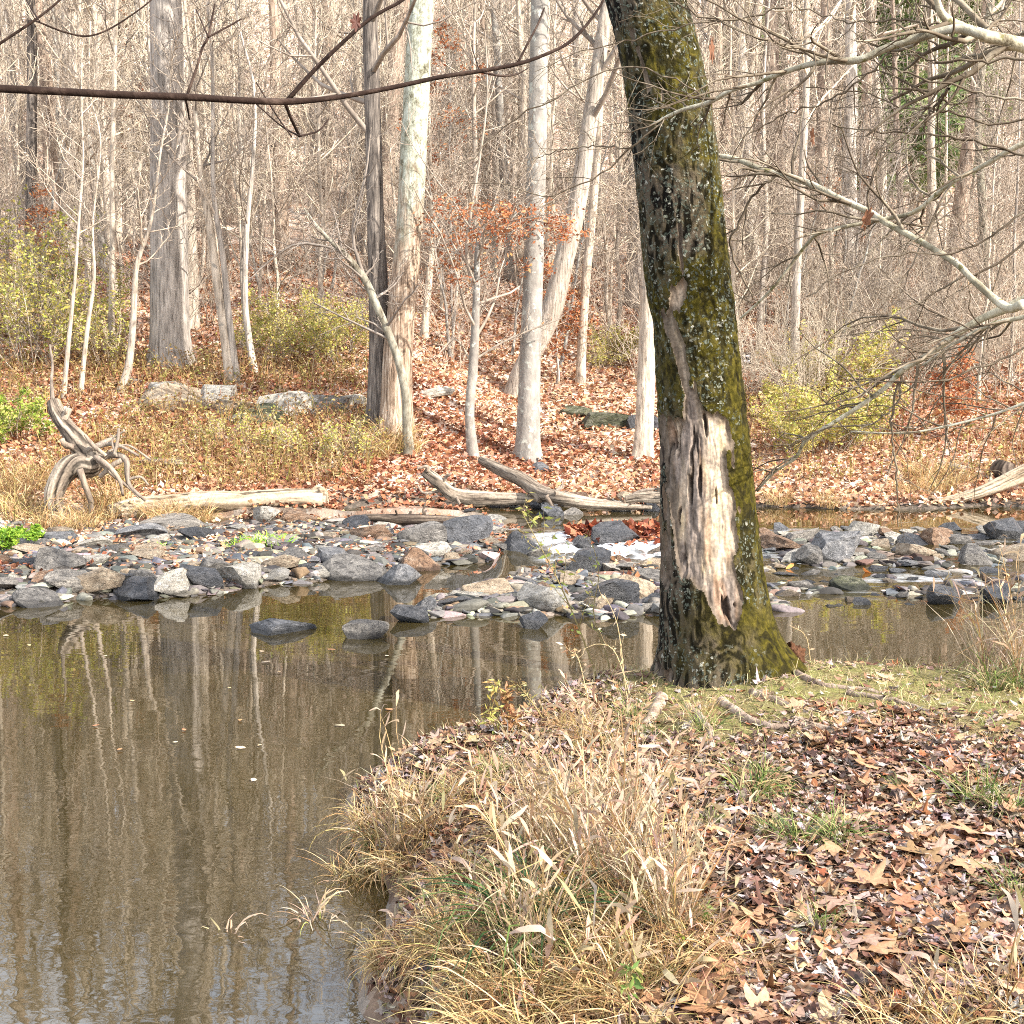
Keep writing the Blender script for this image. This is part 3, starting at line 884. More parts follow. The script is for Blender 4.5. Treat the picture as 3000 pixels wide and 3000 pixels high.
traced('bare_tree', 'short pale forked stem among yellow leaves over the small grey rock', [(228, 738, 16), (243, 690, 14), (252, 600, 12), (258, 500, 9), (285, 420, 6)], BARK['pale'], 7)
traced('bare_tree', 'thin white stem behind the twisted driftwood, first of a close pair', [(120, 755, 9), (130, 640, 8), (142, 520, 6), (150, 400, 5)], BARK['pale'], 7, tw=.005)
traced('bare_tree', 'thin white stem with a slight bend, second of the pair behind the driftwood', [(152, 745, 9), (165, 620, 8), (178, 520, 6), (175, 420, 4)], BARK['pale'], 7, tw=.005)
traced('bare_tree', 'chalk-white trunk standing over yellow leaves beyond the riffle', [(1498, 745, 20), (1500, 640, 18), (1503, 520, 16), (1512, 350, 14), (1522, 150, 12)], BARK['pale'], 15, PALETWIG)
traced('bare_tree', 'crooked white birch-like stem behind the drooping branches', [(1862, 680, 17), (1868, 600, 15), (1858, 450, 15), (1850, 330, 14), (1846, 200, 13), (1862, 60, 12)], BARK['syc'], 17, PALETWIG, depth=34)
traced('bare_tree', 'straight dark trunk, the darkest of the pale stand by the top branch', [(60, 640, 22), (58, 450, 20), (60, 200, 18), (58, 0, 16)], BARK['dark'], 19, depth=36)
traced('bare_tree', 'yellowish curving trunk with a swollen bend beside the straight dark trunk', [(125, 620, 30), (130, 420, 28), (138, 250, 28), (150, 120, 25), (135, 20, 20)], BARK['pale'], 18, depth=38)
traced('bare_tree', 'brown-barked trunk high on the slope leaning under the top branch', [(705, 560, 30), (728, 350, 28), (742, 160, 27), (760, 0, 25)], BARK['brown'], 20, depth=40)
traced('bare_tree', 'slim grey stem rising out of the yellow bush', [(480, 705, 13), (470, 640, 12), (462, 560, 11), (466, 430, 9), (478, 300, 7)], BARK['grey'], 9, tw=.006)
traced('bare_tree', 'thin grey stem over the mottled trunk with a broken pale top', [(800, 640, 15), (810, 520, 13), (818, 420, 12), (812, 380, 10)], BARK['pale'], 6, depth=31)
traced('bare_tree', 'thin pale trunk right behind the slanting branch of the riffle side', [(1430, 700, 12), (1436, 560, 11), (1446, 420, 9), (1440, 250, 8)], BARK['grey'], 12, depth=33)
traced('bare_tree', 'dull brown trunk standing between the white birch-like stem and chalk-white trunk', [(1700, 700, 14), (1706, 560, 13), (1700, 400, 12), (1690, 200, 10)], BARK['brown'], 14, depth=36)

# ------------------------------------------------------------------ the bare woods on the slope
def proto_tree(H, r0, bark, twig, t0, lr, n=(20, 6, 4, 0), tw=.008, lean=.03, wig=.02, ang=.95):
    Pt, R = spine(H, r0, 16, (rng.normal() * lean, rng.normal() * lean), wig)
    parts, last = crown(Pt, R, n[0], t0, lr, n[1], n[2], n[3], tw, ang=ang)
    return Pt, R, parts, bark, twig

SLOPE = []                                              # (u, D) of what already stands
def wood(kinds, n, Dr, label, group, name, cat, seed, smin=.8, smax=1.2, edge=.46, xr=None, protos=None):
    r = np.random.default_rng(seed)
    protos = []
    k = 0
    while k < n:
        D = Dr[0] + (Dr[1] - Dr[0]) * r.random() ** .8
        x = (r.random() * 2 - 1) * (edge * D + 1.5) if xr is None else D * r.uniform(*xr)
        z = hz(x, D)
        if z < .35:
            continue
        if any((x - a) ** 2 + (D - b) ** 2 < .5 for a, b in SLOPE):
            continue
        SLOPE.append((x, D))
        i = k % len(kinds)
        if k < len(kinds):
            Pt, R, parts, bark, twig = kinds[i]
            t = make_tree(name, label, cat, group, Pt, R, (x, D, z - .05), bark, twig, parts, r.random() * 6.3, smin + (smax - smin) * r.random(), sides=9)
            protos.append(t)
        else:
            dup(protos[i], (x, D, z - .05), (.05 * r.normal(), .05 * r.normal(), r.random() * 6.3), smin + (smax - smin) * r.random())
        k += 1
    return protos

B = BARK
tall = [proto_tree(15, .20, B['pale'], TWIG, .42, .24, (14, 5, 3, 0)), proto_tree(17, .27, B['grey'], TWIG, .45, .24, (14, 5, 3, 0)), proto_tree(13, .15, B['pale'], PALETWIG, .35, .26, (15, 5, 3, 0)),
        proto_tree(16, .22, B['pale'], PALETWIG, .4, .24, (14, 5, 3, 0)), proto_tree(14, .16, B['smooth'], TWIG, .38, .26, (14, 5, 3, 0)), proto_tree(18, .30, B['brown'], TWIG, .5, .22, (14, 5, 3, 0)), proto_tree(12, .11, B['pale'], TWIG, .3, .28)]
wood(tall, 62, (34, 50), 'bare slender tree in the massed woods across the creek', 'bare trees massed on the far slope', 'bare_tree', 'tree', 21)
wood(tall, 88, (50, 74), 'bare tall tree in the upper woods far beyond the creek', 'bare trees of the upper woods', 'bare_tree', 'tree', 22, edge=.44)
thin = [proto_tree(7, .05, B['pale'], TWIG, .15, .34, (32, 7, 5, 0), .0065, .08, .05), proto_tree(5.5, .04, B['grey'], TWIG, .12, .36, (30, 8, 5, 0), .006, .12, .06),
        proto_tree(9, .065, B['pale'], PALETWIG, .2, .3, (34, 7, 5, 0), .007, .06, .04), proto_tree(6, .045, B['smooth'], TWIG, .15, .4, (20, 7, 5, 0), .0055, .15, .06)]
wood(thin, 120, (27.5, 46), 'thin bare sapling among the trunks on the far bank', 'thin bare saplings on the far bank', 'bare_sapling', 'sapling', 23)
wood(thin, 110, (46, 66), 'slim bare sapling of the hazy upper slope', 'slim bare saplings on the upper slope', 'bare_sapling', 'sapling', 24, 1.0, 1.5)

pole = [proto_tree(10, .045, B['pale'], PALETWIG, .3, .2, (18, 5, 3, 0), .006, .03, .012), proto_tree(12, .06, B['pale'], TWIG, .35, .18, (18, 5, 3, 0), .006, .03, .012), proto_tree(8, .035, B['grey'], TWIG, .3, .22, (16, 5, 3, 0), .006, .05, .02)]
wood(pole, 66, (29, 58), 'straight pole-thin young tree rising among the far trunks', 'pole-thin young trees on the far slope', 'young_tree', 'young tree', 25, .9, 1.4)
# dense low brush
def brush(H, n1, twig, leafcols=None, nl=0, size=.05, spread=.5, tw=.005):
    a = rng.random(n1) * 2 * pi
    r0 = np.sqrt(rng.random(n1)) * spread * .5
    st = []
    for k in range(n1):
        d = np.array([cos(a[k]) * .35, sin(a[k]) * .35, 1]) + rng.normal(size=3) * .18
        L = H * (.55 + .6 * rng.random())
        q = [np.array([cos(a[k]) * r0[k], sin(a[k]) * r0[k], -.08])]
        for j in range(6):
            d = nrm(d + rng.normal(size=3) * .13 + np.array([cos(a[k]), sin(a[k]), 0]) * .06)
            q.append(q[-1] + d * L / 6)
        st.append(q)
    st = np.array(st)
    R = np.linspace(1, .4, 7)[None] * (tw * (1.3 + 1.2 * rng.random((n1, 1))))
    b, rb = grow(st, R, 8, .25, .98, .4, .7, 5, .7, .1, .2, tw)
    c, rc = grow(b, rb, 4, .15, .98, .5, .75, 4, .8, .05, .22, tw * .8)
    out = [join([tubes(st, R, 4), tubes(b, rb, 3), tubes(c, rc, 3)])]
    if leafcols:
        V, T, idx = leaves_on(np.concatenate([resample_b(b), c]) if False else c, nl, size, .55, .03)
        out.append((V, T, palette(idx.max() + 1, leafcols)[idx]))
    return out

def place_brush(kinds, spots, name, label, cat, group, twig):
    protos = []
    for k, (x, y, s) in enumerate(spots):
        i = k % len(kinds)
        loc = (x, y, hz(x, y) - .03)
        rz = rng.random() * 6.3
        lab = label[k] if isinstance(label, list) else label
        if k < len(kinds):
            t = thing(name, lab, cat, loc, group, rz, s)
            (V, Fs) = kinds[i][0]
            link('stems', mesh('stems', V, Fs, smooth=True), twig, t)
            if len(kinds[i]) > 1:
                V, T, col = kinds[i][1]
                link('foliage', mesh('foliage', V, T, col), LEAF, t)
            protos.append(t)
        else:
            dup(protos[i], loc, (0, 0, rz), s, lab)

def spots(n, Dr, seed, edge=.43, xr=None, s=(.7, 1.3), zmin=.45):
    r = np.random.default_rng(seed)
    out = []
    while len(out) < n:
        D = r.uniform(*Dr)
        x = r.uniform(-edge, edge) * D if xr is None else r.uniform(*xr) * D
        if hz(x, D) > zmin and not (abs(x - .03 * D) < .05 * D and D < 32):
            out.append((x, D, r.uniform(*s)))
    return out
place_brush([brush(2.6, 12, TWIG), brush(2.0, 14, TWIG), brush(3.2, 10, TWIG)], spots(60, (28, 44), 31), 'bare_shrub', 'bare twiggy shrub between the trunks of the far bank', 'shrub', 'bare shrubs on the far bank', TWIG)
place_brush([brush(2.4, 12, PALETWIG), brush(3.0, 12, PALETWIG)], spots(44, (27, 40), 32, xr=(.17, .42)), 'pale_shrub', 'pale twiggy shrub tangled behind the drooping branches', 'shrub', 'pale shrubs beyond the riffle', PALETWIG)

YEL = [(.44, .42, .08), (.54, .48, .12), (.32, .33, .07), (.58, .47, .20), (.42, .33, .14)]
GRN = [(.20, .34, .03), (.30, .42, .05), (.13, .24, .03)]
def bush_group(pts, H, cols, name, labels, group, nl=7, size=.07, cat='bush'):
    sp = []
    for (u, v, w) in pts:
        p = hit(u, v)
        sp.append((p[0], p[1], w * p[1] / F / (H * 1.1)))
    place_brush([brush(H, 13, TWIG, cols, nl, size) for _ in range(2)], sp, name, labels, cat, group, TWIG)
bush_group([(60, 700, 260), (110, 690, 250), (20, 690, 240), (200, 695, 200), (20, 640, 280), (90, 640, 260), (150, 640, 220)], 2.2, YEL, 'yellow_bush', 'thin yellow-leaved bush among the white stems by the driftwood', 'yellow bushes by the white stems', nl=4)
bush_group([(530, 690, 150), (590, 695, 170), (640, 690, 150), (560, 665, 160), (480, 680, 120), (655, 665, 130)], 2.0, YEL, 'yellow_bush', 'olive yellow bush filling the gap between ribbed trunk and near-black trunk', 'yellow bushes between the big trunks', nl=6)
bush_group([(1510, 865, 150), (1560, 855, 190), (1610, 850, 150), (1480, 800, 120), (1600, 760, 190), (1520, 745, 120)], 1.7, YEL, 'yellow_bush', 'bright yellow-green bush on the bank under the long drooping branch', 'yellow bushes beyond the riffle', nl=9)
bush_group([(590, 865, 110), (665, 872, 100), (500, 850, 90), (420, 845, 80)], 1.2, YEL, 'yellow_bush', 'thin yellowish weed bush between rock ledges and bleached log', 'thin yellow bushes over the bleached log', nl=2)
bush_group([(1160, 690, 100), (1135, 700, 80), (1170, 680, 90)], 1.6, YEL, 'yellow_bush', 'pale yellow thicket behind the round trunk by the mossy tree', 'yellow thicket by the round trunk', nl=4)
bush_group([(30, 830, 120)], 1.1, [(.24, .32, .04), (.34, .40, .07), (.15, .22, .03), (.42, .40, .12)], 'green_bush', 'yellow-green leafy bush beside the twisted driftwood', None, nl=7, size=.075)
bush_group([(5, 1035, 60), (30, 1032, 50)], .45, GRN, 'green_plant', ['lime green leafy plant rooted among the dead leaves of the gravel bar', 'smaller lime green plant hugging the bigger one on the gravel bar'], None, nl=14, size=.07, cat='plant')

# copper-leaved saplings
def copper(u, v, w, H, label, D=None, nl=6):
    p = hit(u, v) if D is None else np.array([*P(u, v, D)[:2], 0])
    Pt, R = spine(H, .035, 14, (rng.normal() * .06, 0), .06)
    parts, last = crown(Pt, R, 22, .3, w * p[1] / F / H * .55, 6, 4, 0, .006, .02, 1.25, .5)
    t = make_tree('copper_sapling', label, 'young tree', None, Pt, R, (p[0], p[1], hz(p[0], p[1]) - .05), BARK['grey'], TWIG, parts, sides=8)
    V, T, idx = leaves_on(last, nl, .085, .5, .05, .3)
    link('foliage', mesh('foliage', V, T, palette(idx.max() + 1, COPPER)[idx]), LEAF, t)
copper(850, 700, 230, 7.4, 'tall sapling with rust-red leaves between mottled trunk and smooth grey trunk', 31, 3)
copper(1050, 690, 150, 2.6, 'low sapling with copper leaves in front of the leaning pale trunk', 29, 4)
copper(1330, 700, 120, 2.4, 'small copper-leaved sapling peeking out behind the mossy tree', 30, 4)
copper(255, 560, 100, 11.5, 'sapling with dull red leaves at its top beside the ribbed trunk', 42, 2)
copper(95, 640, 150, 3.2, 'russet-leaved sapling over the yellow bushes by the white stems', 32, 2)
copper(1560, 640, 150, 5.0, 'thin russet sapling behind the chalk-white trunk', 38, 2)
copper(1780, 830, 110, 1.6, 'low russet sapling by the old stump beyond the riffle', None, 3)

# evergreens far up the slope
def evergreen(u, D, H, label, seed, wid=2.2):
    x = (u - 966) / F * D
    z = hz(x, D)
    Pt, R = spine(H, .16, 16, (0, 0), .008, .1)
    a, ra = grow(Pt[None], R[None], 95, .12, .99, .2, 1.45, 7, .25, -.03, .07, .012, lens=wid)
    b, rb = grow(a, ra, 9, .15, .98, .4, .9, 4, .5, -.02, .15, .006, flat=.7)
    t = make_tree('evergreen_tree', label, 'evergreen', None, Pt, R, (x, D, z), BARK['brown'], TWIG, [tubes(a, ra, 4), tubes(b, rb, 3)], sides=8)
    V, T, idx = leaves_on(b, 26, .32, .28, .08, .25)
    link('foliage', mesh('foliage', V, T, palette(idx.max() + 1, [(.24, .32, .12), (.32, .38, .17), (.38, .41, .2), (.17, .24, .1)])[idx]), LEAF, t)
evergreen(1705, 47, 15.5, 'loose green pine standing behind the drooping branches', 1, 2.6)
evergreen(1640, 60, 12, 'smaller green pine behind the bigger loose one', 2, 2.0)
evergreen(1790, 56, 11, 'green pine half hidden by the white birch-like stem', 3, 2.2)
evergreen(1395, 70, 8, 'short pine far up the slope close to the mossy trunk', 4, 1.8)

# the wood on the ridge, one mass nobody could count
def far_woods():
    out, outb = [], []
    prot = []
    for k in range(6):
        Pt, R = spine(13 + 4 * rng.random(), .16 + .12 * rng.random(), 9, (rng.normal() * .03, 0), .02)
        a, ra = grow(Pt[None], R[None], 22, .3, .98, .24, .95, 5, .4, .12, .15, .022)
        b, rb = grow(a, ra, 6, .2, .98, .5, .8, 4, .5, .08, .2, .014)
        c, rc = grow(b, rb, 2, .2, .98, .6, .8, 3, .7, .05, .2, .011)
        prot.append((tubes(Pt[None], R[None], 6), join([tubes(a, ra, 3), tubes(b, rb, 3), tubes(c, rc, 3)])))
    n = 340
    D = 74 + 92 * rng.random(n) ** .9
    x = rng.uniform(-.5, .5, n) * D
    z = height(x, D)
    for k in range(n):
        (V, Fs), (Vb, Fb) = prot[k % 6]
        a, s = rng.random() * 6.3, rng.uniform(.8, 1.2)
        M = np.array([[cos(a), -sin(a), 0], [sin(a), cos(a), 0], [0, 0, 1]]) * s
        o = np.array([x[k], D[k], z[k] - .1])
        out.append((V @ M.T + o, Fs))
        outb.append((Vb @ M.T + o, Fb))
    V, Fs = join(out)
    w = thing('far_woods', 'hazy mass of bare trees covering the distant ridge', 'woods', (0, 110, 0))
    w['kind'] = 'stuff'
    link('trunks', mesh('trunks', V - np.array([0, 110, 0]), Fs, smooth=True), BARK['pale'], w)['kind'] = 'stuff'
    V, Fs = join(outb)
    link('crown', mesh('crown', V - np.array([0, 110, 0]), Fs, smooth=True), TWIG, w)['kind'] = 'stuff'
far_woods()
# ------------------------------------------------------------------ the mossy leaning tree
TD = 8.0
LV = [-140, 0, 100, 200, 300, 400, 500, 560, 600, 700, 800, 900, 1000, 1100, 1200, 1250, 1290, 1330, 1370]
LU = [1118, 1146, 1171, 1186, 1197, 1207, 1215, 1222, 1231, 1240, 1246, 1247, 1246, 1245, 1245, 1243, 1239, 1234, 1228]
RV = [-140, 0, 100, 200, 300, 400, 500, 600, 700, 800, 900, 1000, 1100, 1150, 1200, 1230, 1260, 1300, 1370]
RU = [1256, 1291, 1318, 1338, 1352, 1362, 1374, 1386, 1398, 1410, 1420, 1431, 1443, 1451, 1462, 1474, 1482, 1492, 1500]

def main_tree():
    nth = 380
    vs = np.concatenate([np.linspace(1368, -135, 640)])
    lu, ru = np.interp(vs, LV, LU), np.interp(vs, RV, RU)
    k = np.ones(9) / 9
    lu = np.convolve(np.pad(lu, 4, 'edge'), k, 'valid')
    ru = np.convolve(np.pad(ru, 4, 'edge'), k, 'valid')
    cen = np.array([P((a + b) / 2, v, TD) for a, b, v in zip(lu, ru, vs)])
    rad = (ru - lu) * .5 * TD / F / 1.0
    th = np.linspace(0, 2 * pi, nth, endpoint=False)
    ct, st = np.cos(th)[None], np.sin(th)[None]           # st<0 faces the camera
    z = cen[:, 2][:, None]
    rr = np.repeat(rad[:, None], nth, 1)
    X0, Y0, Z0 = cen[:, 0][:, None] + rr * ct, cen[:, 1][:, None] + rr * st, z + 0 * ct
    q = np.stack([ct * rr, st * rr, Z0], -1)
    # bark relief: long vertical ridges broken by cross cracks
    nz = q * np.array([15, 15, 5.0]) + 2.2 * fbm(q * np.array([6, 6, 4]), 3, 5)[..., None]
    ridge = 1 - np.abs(fbm(nz, 4, 81))
    plate = fbm(q * np.array([30, 30, 14]), 3, 83)
    low = fbm(q * np.array([3.2, 3.2, 1.0]), 3, 82)
    # decay patch on the creek-path face
    uv = np.stack([X0, Y0, Z0], -1).reshape(-1, 3)
    u, v = project(uv)
    jit = fbm(q.reshape(-1, 3) * np.array([9, 9, 3.0]), 4, 84)
    jit2 = fbm(q.reshape(-1, 3) * np.array([26, 26, 5.0]), 3, 85)
    uu, vv = u + 22 * jit + 12 * jit2, v + 40 * jit + 14 * jit2
    polys = [[(1258, 560), (1262, 535), (1280, 508), (1294, 530), (1286, 562), (1266, 585), (1274, 615), (1297, 660), (1314, 740), (1332, 775), (1362, 782),
              (1382, 805), (1395, 880), (1398, 960), (1392, 1030), (1376, 1050), (1392, 1100), (1398, 1165), (1380, 1180), (1350, 1170), (1330, 1120), (1318, 1098), (1288, 1100),
              (1272, 1045), (1260, 940), (1254, 880), (1249, 800), (1266, 785), (1290, 795), (1302, 765), (1284, 700), (1262, 640), (1250, 600)],
             [(1268, 480), (1272, 415), (1282, 420), (1284, 470), (1278, 505)], [(1203, 100), (1212, 98), (1226, 150), (1216, 160)], [(1240, 155), (1246, 158), (1250, 180), (1243, 182)],
             [(1244, 770), (1252, 780), (1258, 1000), (1256, 1110), (1245, 1100)], [(1190, 60), (1200, 62), (1202, 84), (1192, 86)],
             [(1250, 1260), (1262, 1255), (1272, 1300), (1268, 1350), (1246, 1345)]]
    dec = np.full(u.shape, -99.0)
    for p in polys:
        dec = np.maximum(dec, sdist(np.array(p, float), uu, vv))
    isle = sstep(.22, .5, fbm(q.reshape(-1, 3) * np.array([11, 11, 3.5]), 3, 88))
    dec = dec - 26 * isle
    dec[(st + 0 * rr).ravel() > .25] = -99
    dec = dec.reshape(rr.shape)
    wood = dec > 0
    fib = fbm(q * np.array([36, 36, 8.0]) + 1.8 * low[..., None], 4, 86)
    crack = sstep(.24, .42, fbm(q * np.array([20, 20, 4.0]) + 1.6 * low[..., None], 4, 87))
    r2 = rr * (1 + .05 * low) + .015 * (ridge - .75) + .009 * plate
    rw = rr * (1 + .05 * low) - .018 - .014 * sstep(0, 20, dec) + .012 * fib - .035 * crack * sstep(3, 14, dec)
    # flaring roots
    for (a0, zz, amp, wd, fall) in ((-1.95, .25, .20, .42, .22), (-.35, .52, .14, .5, .18), (-1.15, .35, .12, .4, .16), (2.6, .3, .15, .5, .2), (.9, .4, .15, .6, .2)):
        da = np.angle(np.exp(1j * (th - a0)))[None]
        lift = amp * np.exp(-(da / wd) ** 2) * np.exp(-np.maximum(z - zz, 0) / fall)
        r2, rw = r2 + lift, rw + lift
    bl = sstep(-2.5, 5, dec)
    rfin = r2 * (1 - bl) + rw * bl
    V = np.stack([cen[:, 0][:, None] + rfin * ct, cen[:, 1][:, None] + rfin * st, Z0], -1).reshape(-1, 3)
    base = np.array([cen[0, 0], TD, hz(cen[0, 0], TD)])
    nr = len(vs)
    i = np.arange(nr - 1)[:, None] * nth
    j = np.arange(nth)[None]
    Q = np.stack([i + j, i + (j + 1) % nth, i + nth + (j + 1) % nth, i + nth + j], -1).reshape(-1, 4)
    isw = wood.ravel()[Q].sum(1) >= 2
    # colour maps of the bark: moss, lichen, fissures
    qq = q.reshape(-1, 3)
    facing = (ct + 0 * rr).ravel()
    vflat = np.repeat(vs, nth)
    moss = sstep(-.30, .40, fbm(qq * 3.5, 4, 91) + .35 * facing + .06 + .32 * sstep(380, 620, vflat) - .25 * sstep(820, 950, vflat) + .12 * sstep(1060, 1220, vflat) - .25 * sstep(1050, 1150, vflat) * (1 - facing))
    lich = sstep(-.15, .25, fbm(qq * 5, 3, 92) + .42 + .5 * sstep(.0, .6, -facing) * sstep(140, 220, vflat) * (1 - sstep(560, 640, vflat)) - .45 * sstep(480, 720, vflat) - .3 * facing * sstep(300, 600, vflat))
    fis = sstep(.70, .93, ridge).ravel()
    t = thing('mossy_tree', 'leaning mossy tree with a big patch of bare rotten wood, standing at the creek edge', 'tree', base)
    a = dict(moss=moss, lich=lich, fis=fis)
    def sub(name, faces, col=None, attrs=None):
        idx, inv = np.unique(faces, return_inverse=True)
        return mesh(name, V[idx] - base, inv.reshape(faces.shape), None if col is None else col[idx], True, None if attrs is None else {k: x[idx] for k, x in attrs.items()})
    m = NT('mossy_bark')
    o = m.coord()
    fine = m.noise(o, 55, 4, .7)
    mid = m.noise(m.coord((1, 1, .35)), 30, 4, .7)
    c = m.ramp(m.math('ADD', m.math('MULTIPLY', m.attr('fis'), .6), m.math('MULTIPLY', mid, .55)), [(.32, (.005, .004, .003)), (.56, (.023, .018, .012)), (.84, (.085, .067, .047))])
    mc = m.ramp(m.noise(o, 22, 5, .7), [(.3, (.011, .010, .0015)), (.5, (.042, .035, .004)), (.7, (.098, .078, .012))])
    mf = m.math('MULTIPLY', m.attr('moss'), m.ramp(m.math('ADD', m.math('MULTIPLY', fine, .6), m.math('MULTIPLY', m.attr('fis'), .4)), [(.32, .35), (.56, 1.0)]))
    c = m.mix(mf, c, mc)
    vr = m.n('ShaderNodeTexVoronoi', {'Vector': m.n('ShaderNodeVectorMath', {0: o, 1: m.n('ShaderNodeVectorMath', {0: m.noise(o, 30, 2, .5, 'Color'), 3: .06}, operation='SCALE').outputs[0]}, operation='ADD').outputs[0], 'Scale': 42.0})
    spot = m.ramp(m.n('ShaderNodeSeparateColor', {0: vr.outputs['Color']}).outputs[0], [(.34, 0.0), (.40, 1.0)])
    edge = m.ramp(vr.outputs['Distance'], [(.38, 1.0), (.52, 0.0)])
    lf = m.math('MULTIPLY', m.math('MULTIPLY', spot, edge), m.attr('lich'))
    lf = m.math('MULTIPLY', lf, m.ramp(fine, [(.36, 0.1), (.55, 1.0)]))
    lc = m.ramp(m.n('ShaderNodeSeparateColor', {0: vr.outputs['Color']}).outputs[1], [(0, (.07, .085, .065)), (.5, (.13, .145, .11)), (.8, (.20, .205, .155)), (1, (.40, .39, .33))])
    c = m.mix(lf, c, lc)
    h = m.math('ADD', m.math('ADD', mid, m.math('MULTIPLY', fine, .7)), m.math('MULTIPLY', lf, .4))
    link('trunk', sub('trunk', Q[~isw], None, a), m.done(m.bsdf(c, .95, m.bump(h, .9, .015), .1)), t)
    # rotten wood
    f1 = fbm(qq * np.array([45, 45, 11]), 4, 93)
    f2 = fbm(qq * np.array([8, 8, 2.5]), 4, 94)
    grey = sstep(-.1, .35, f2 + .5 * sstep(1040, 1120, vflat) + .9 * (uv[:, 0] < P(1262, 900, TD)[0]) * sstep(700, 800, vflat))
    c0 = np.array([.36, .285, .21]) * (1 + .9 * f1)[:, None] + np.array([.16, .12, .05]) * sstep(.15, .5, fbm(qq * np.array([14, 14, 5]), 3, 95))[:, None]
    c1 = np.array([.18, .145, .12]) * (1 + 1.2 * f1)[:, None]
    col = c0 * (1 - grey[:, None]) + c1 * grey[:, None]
    org = sstep(.2, .45, fbm(qq * np.array([16, 16, 2]), 3, 96))[:, None]
    col = col * (1 - .35 * org) + .35 * org * np.array([.34, .18, .085])
    rim = (1 - sstep(2, 15, dec.ravel() + 5 * jit2))[:, None]                # weathered brown rim where the bark broke away
    col = col * (1 - .75 * rim) + .75 * rim * np.array([.085, .065, .045])
    ck = (crack.ravel() * .95)[:, None]
    col = np.clip(col * (1 - ck) + ck * np.array([.03, .022, .018]), .01, .85)
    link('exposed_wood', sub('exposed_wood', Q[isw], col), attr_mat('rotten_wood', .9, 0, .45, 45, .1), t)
    # limbs high above the frame
    top = cen[-1] - base
    d = nrm(cen[-1] - cen[-60])
    pts = [top + np.array([0, 0, -.06])]
    for k in range(12):
        pts.append(pts[-1] + d * .75)
        d = nrm(d + rng.normal(size=3) * .06 + np.array([.02, 0, .05]))
    Pt = np.array(pts)
    R = rad[-1] * np.linspace(1.0, .18, len(pts))
    parts, last = crown(Pt, R, 16, .15, .5, 6, 4, 0, .006)
    V2, F2 = tubes(Pt[None], R[None], 20)
    link('upper_trunk', mesh('upper_trunk', V2, F2, smooth=True), BARK['dark'], t)
    V2, F2 = join(parts)
    link('crown', mesh('crown', V2, F2, smooth=True), DARKTWIG, t)
    # roots that creep over the ground
    for (path, w) in (([(1475, 1262), (1530, 1288), (1600, 1300), (1680, 1310)], .05), ([(1420, 1310), (1480, 1330), (1560, 1345), (1660, 1340)], .045), ([(1360, 1330), (1440, 1372), (1530, 1372), (1610, 1392)], .05),
                      ([(1300, 1340), (1340, 1385), (1330, 1420), (1250, 1440)], .045), ([(1248, 1325), (1232, 1350), (1215, 1375), (1190, 1390)], .07), ([(1600, 1310), (1700, 1328), (1790, 1352), (1860, 1345)], .035),
                      ([(1500, 1360), (1640, 1385), (1740, 1372), (1850, 1395)], .035)):
        p = np.array([hit(a, b) for a, b in path])
        w *= .6
        p = resample(np.concatenate([p, np.linspace(w, w * .35, len(p))[:, None]], 1), 22)
        p[:, 2] = height(p[:, 0], p[:, 1]) + p[:, 3] * .15
        p[0, 2] += w * .5
        V2, F2 = tubes(p[None, :, :3] - base, p[None, :, 3], 9)
        V2 = V2 + .012 * fbm(V2 * 14, 3, 7)[:, None]
        link('root', mesh('root', V2, F2, smooth=True), BARK['brown'], t)
main_tree()

# ------------------------------------------------------------------ limbs of the two trees that stand just out of the frame
def limb(path, d0, d1, base, n=None, px=True):
    m = len(path)
    q = np.array([(*P(u, v, d0 + (d1 - d0) * k / (m - 1)), w * .5 * (d0 + (d1 - d0) * k / (m - 1)) / F) for k, (u, v, w) in enumerate(path)])
    q = resample(q, n or max(14, m * 4))
    q[:, :3] -= base
    q[:, 3] = np.maximum(q[:, 3], .0016)
    return q

def twigs_on(q, n1, n2, L, tw, up=.02, flat=.3, t0=.08):
    a, ra = grow(q[None, :, :3], q[None, :, 3], n1, t0, .97, .3, .85, 8, .6, up, .16, tw * 1.4, lens=L, flat=flat)
    b, rb = grow(a, ra, n2, .15, .97, .5, .75, 6, .75, up, .18, tw, flat=flat)
    return [tubes(a, ra, 5), tubes(b, rb, 3)]

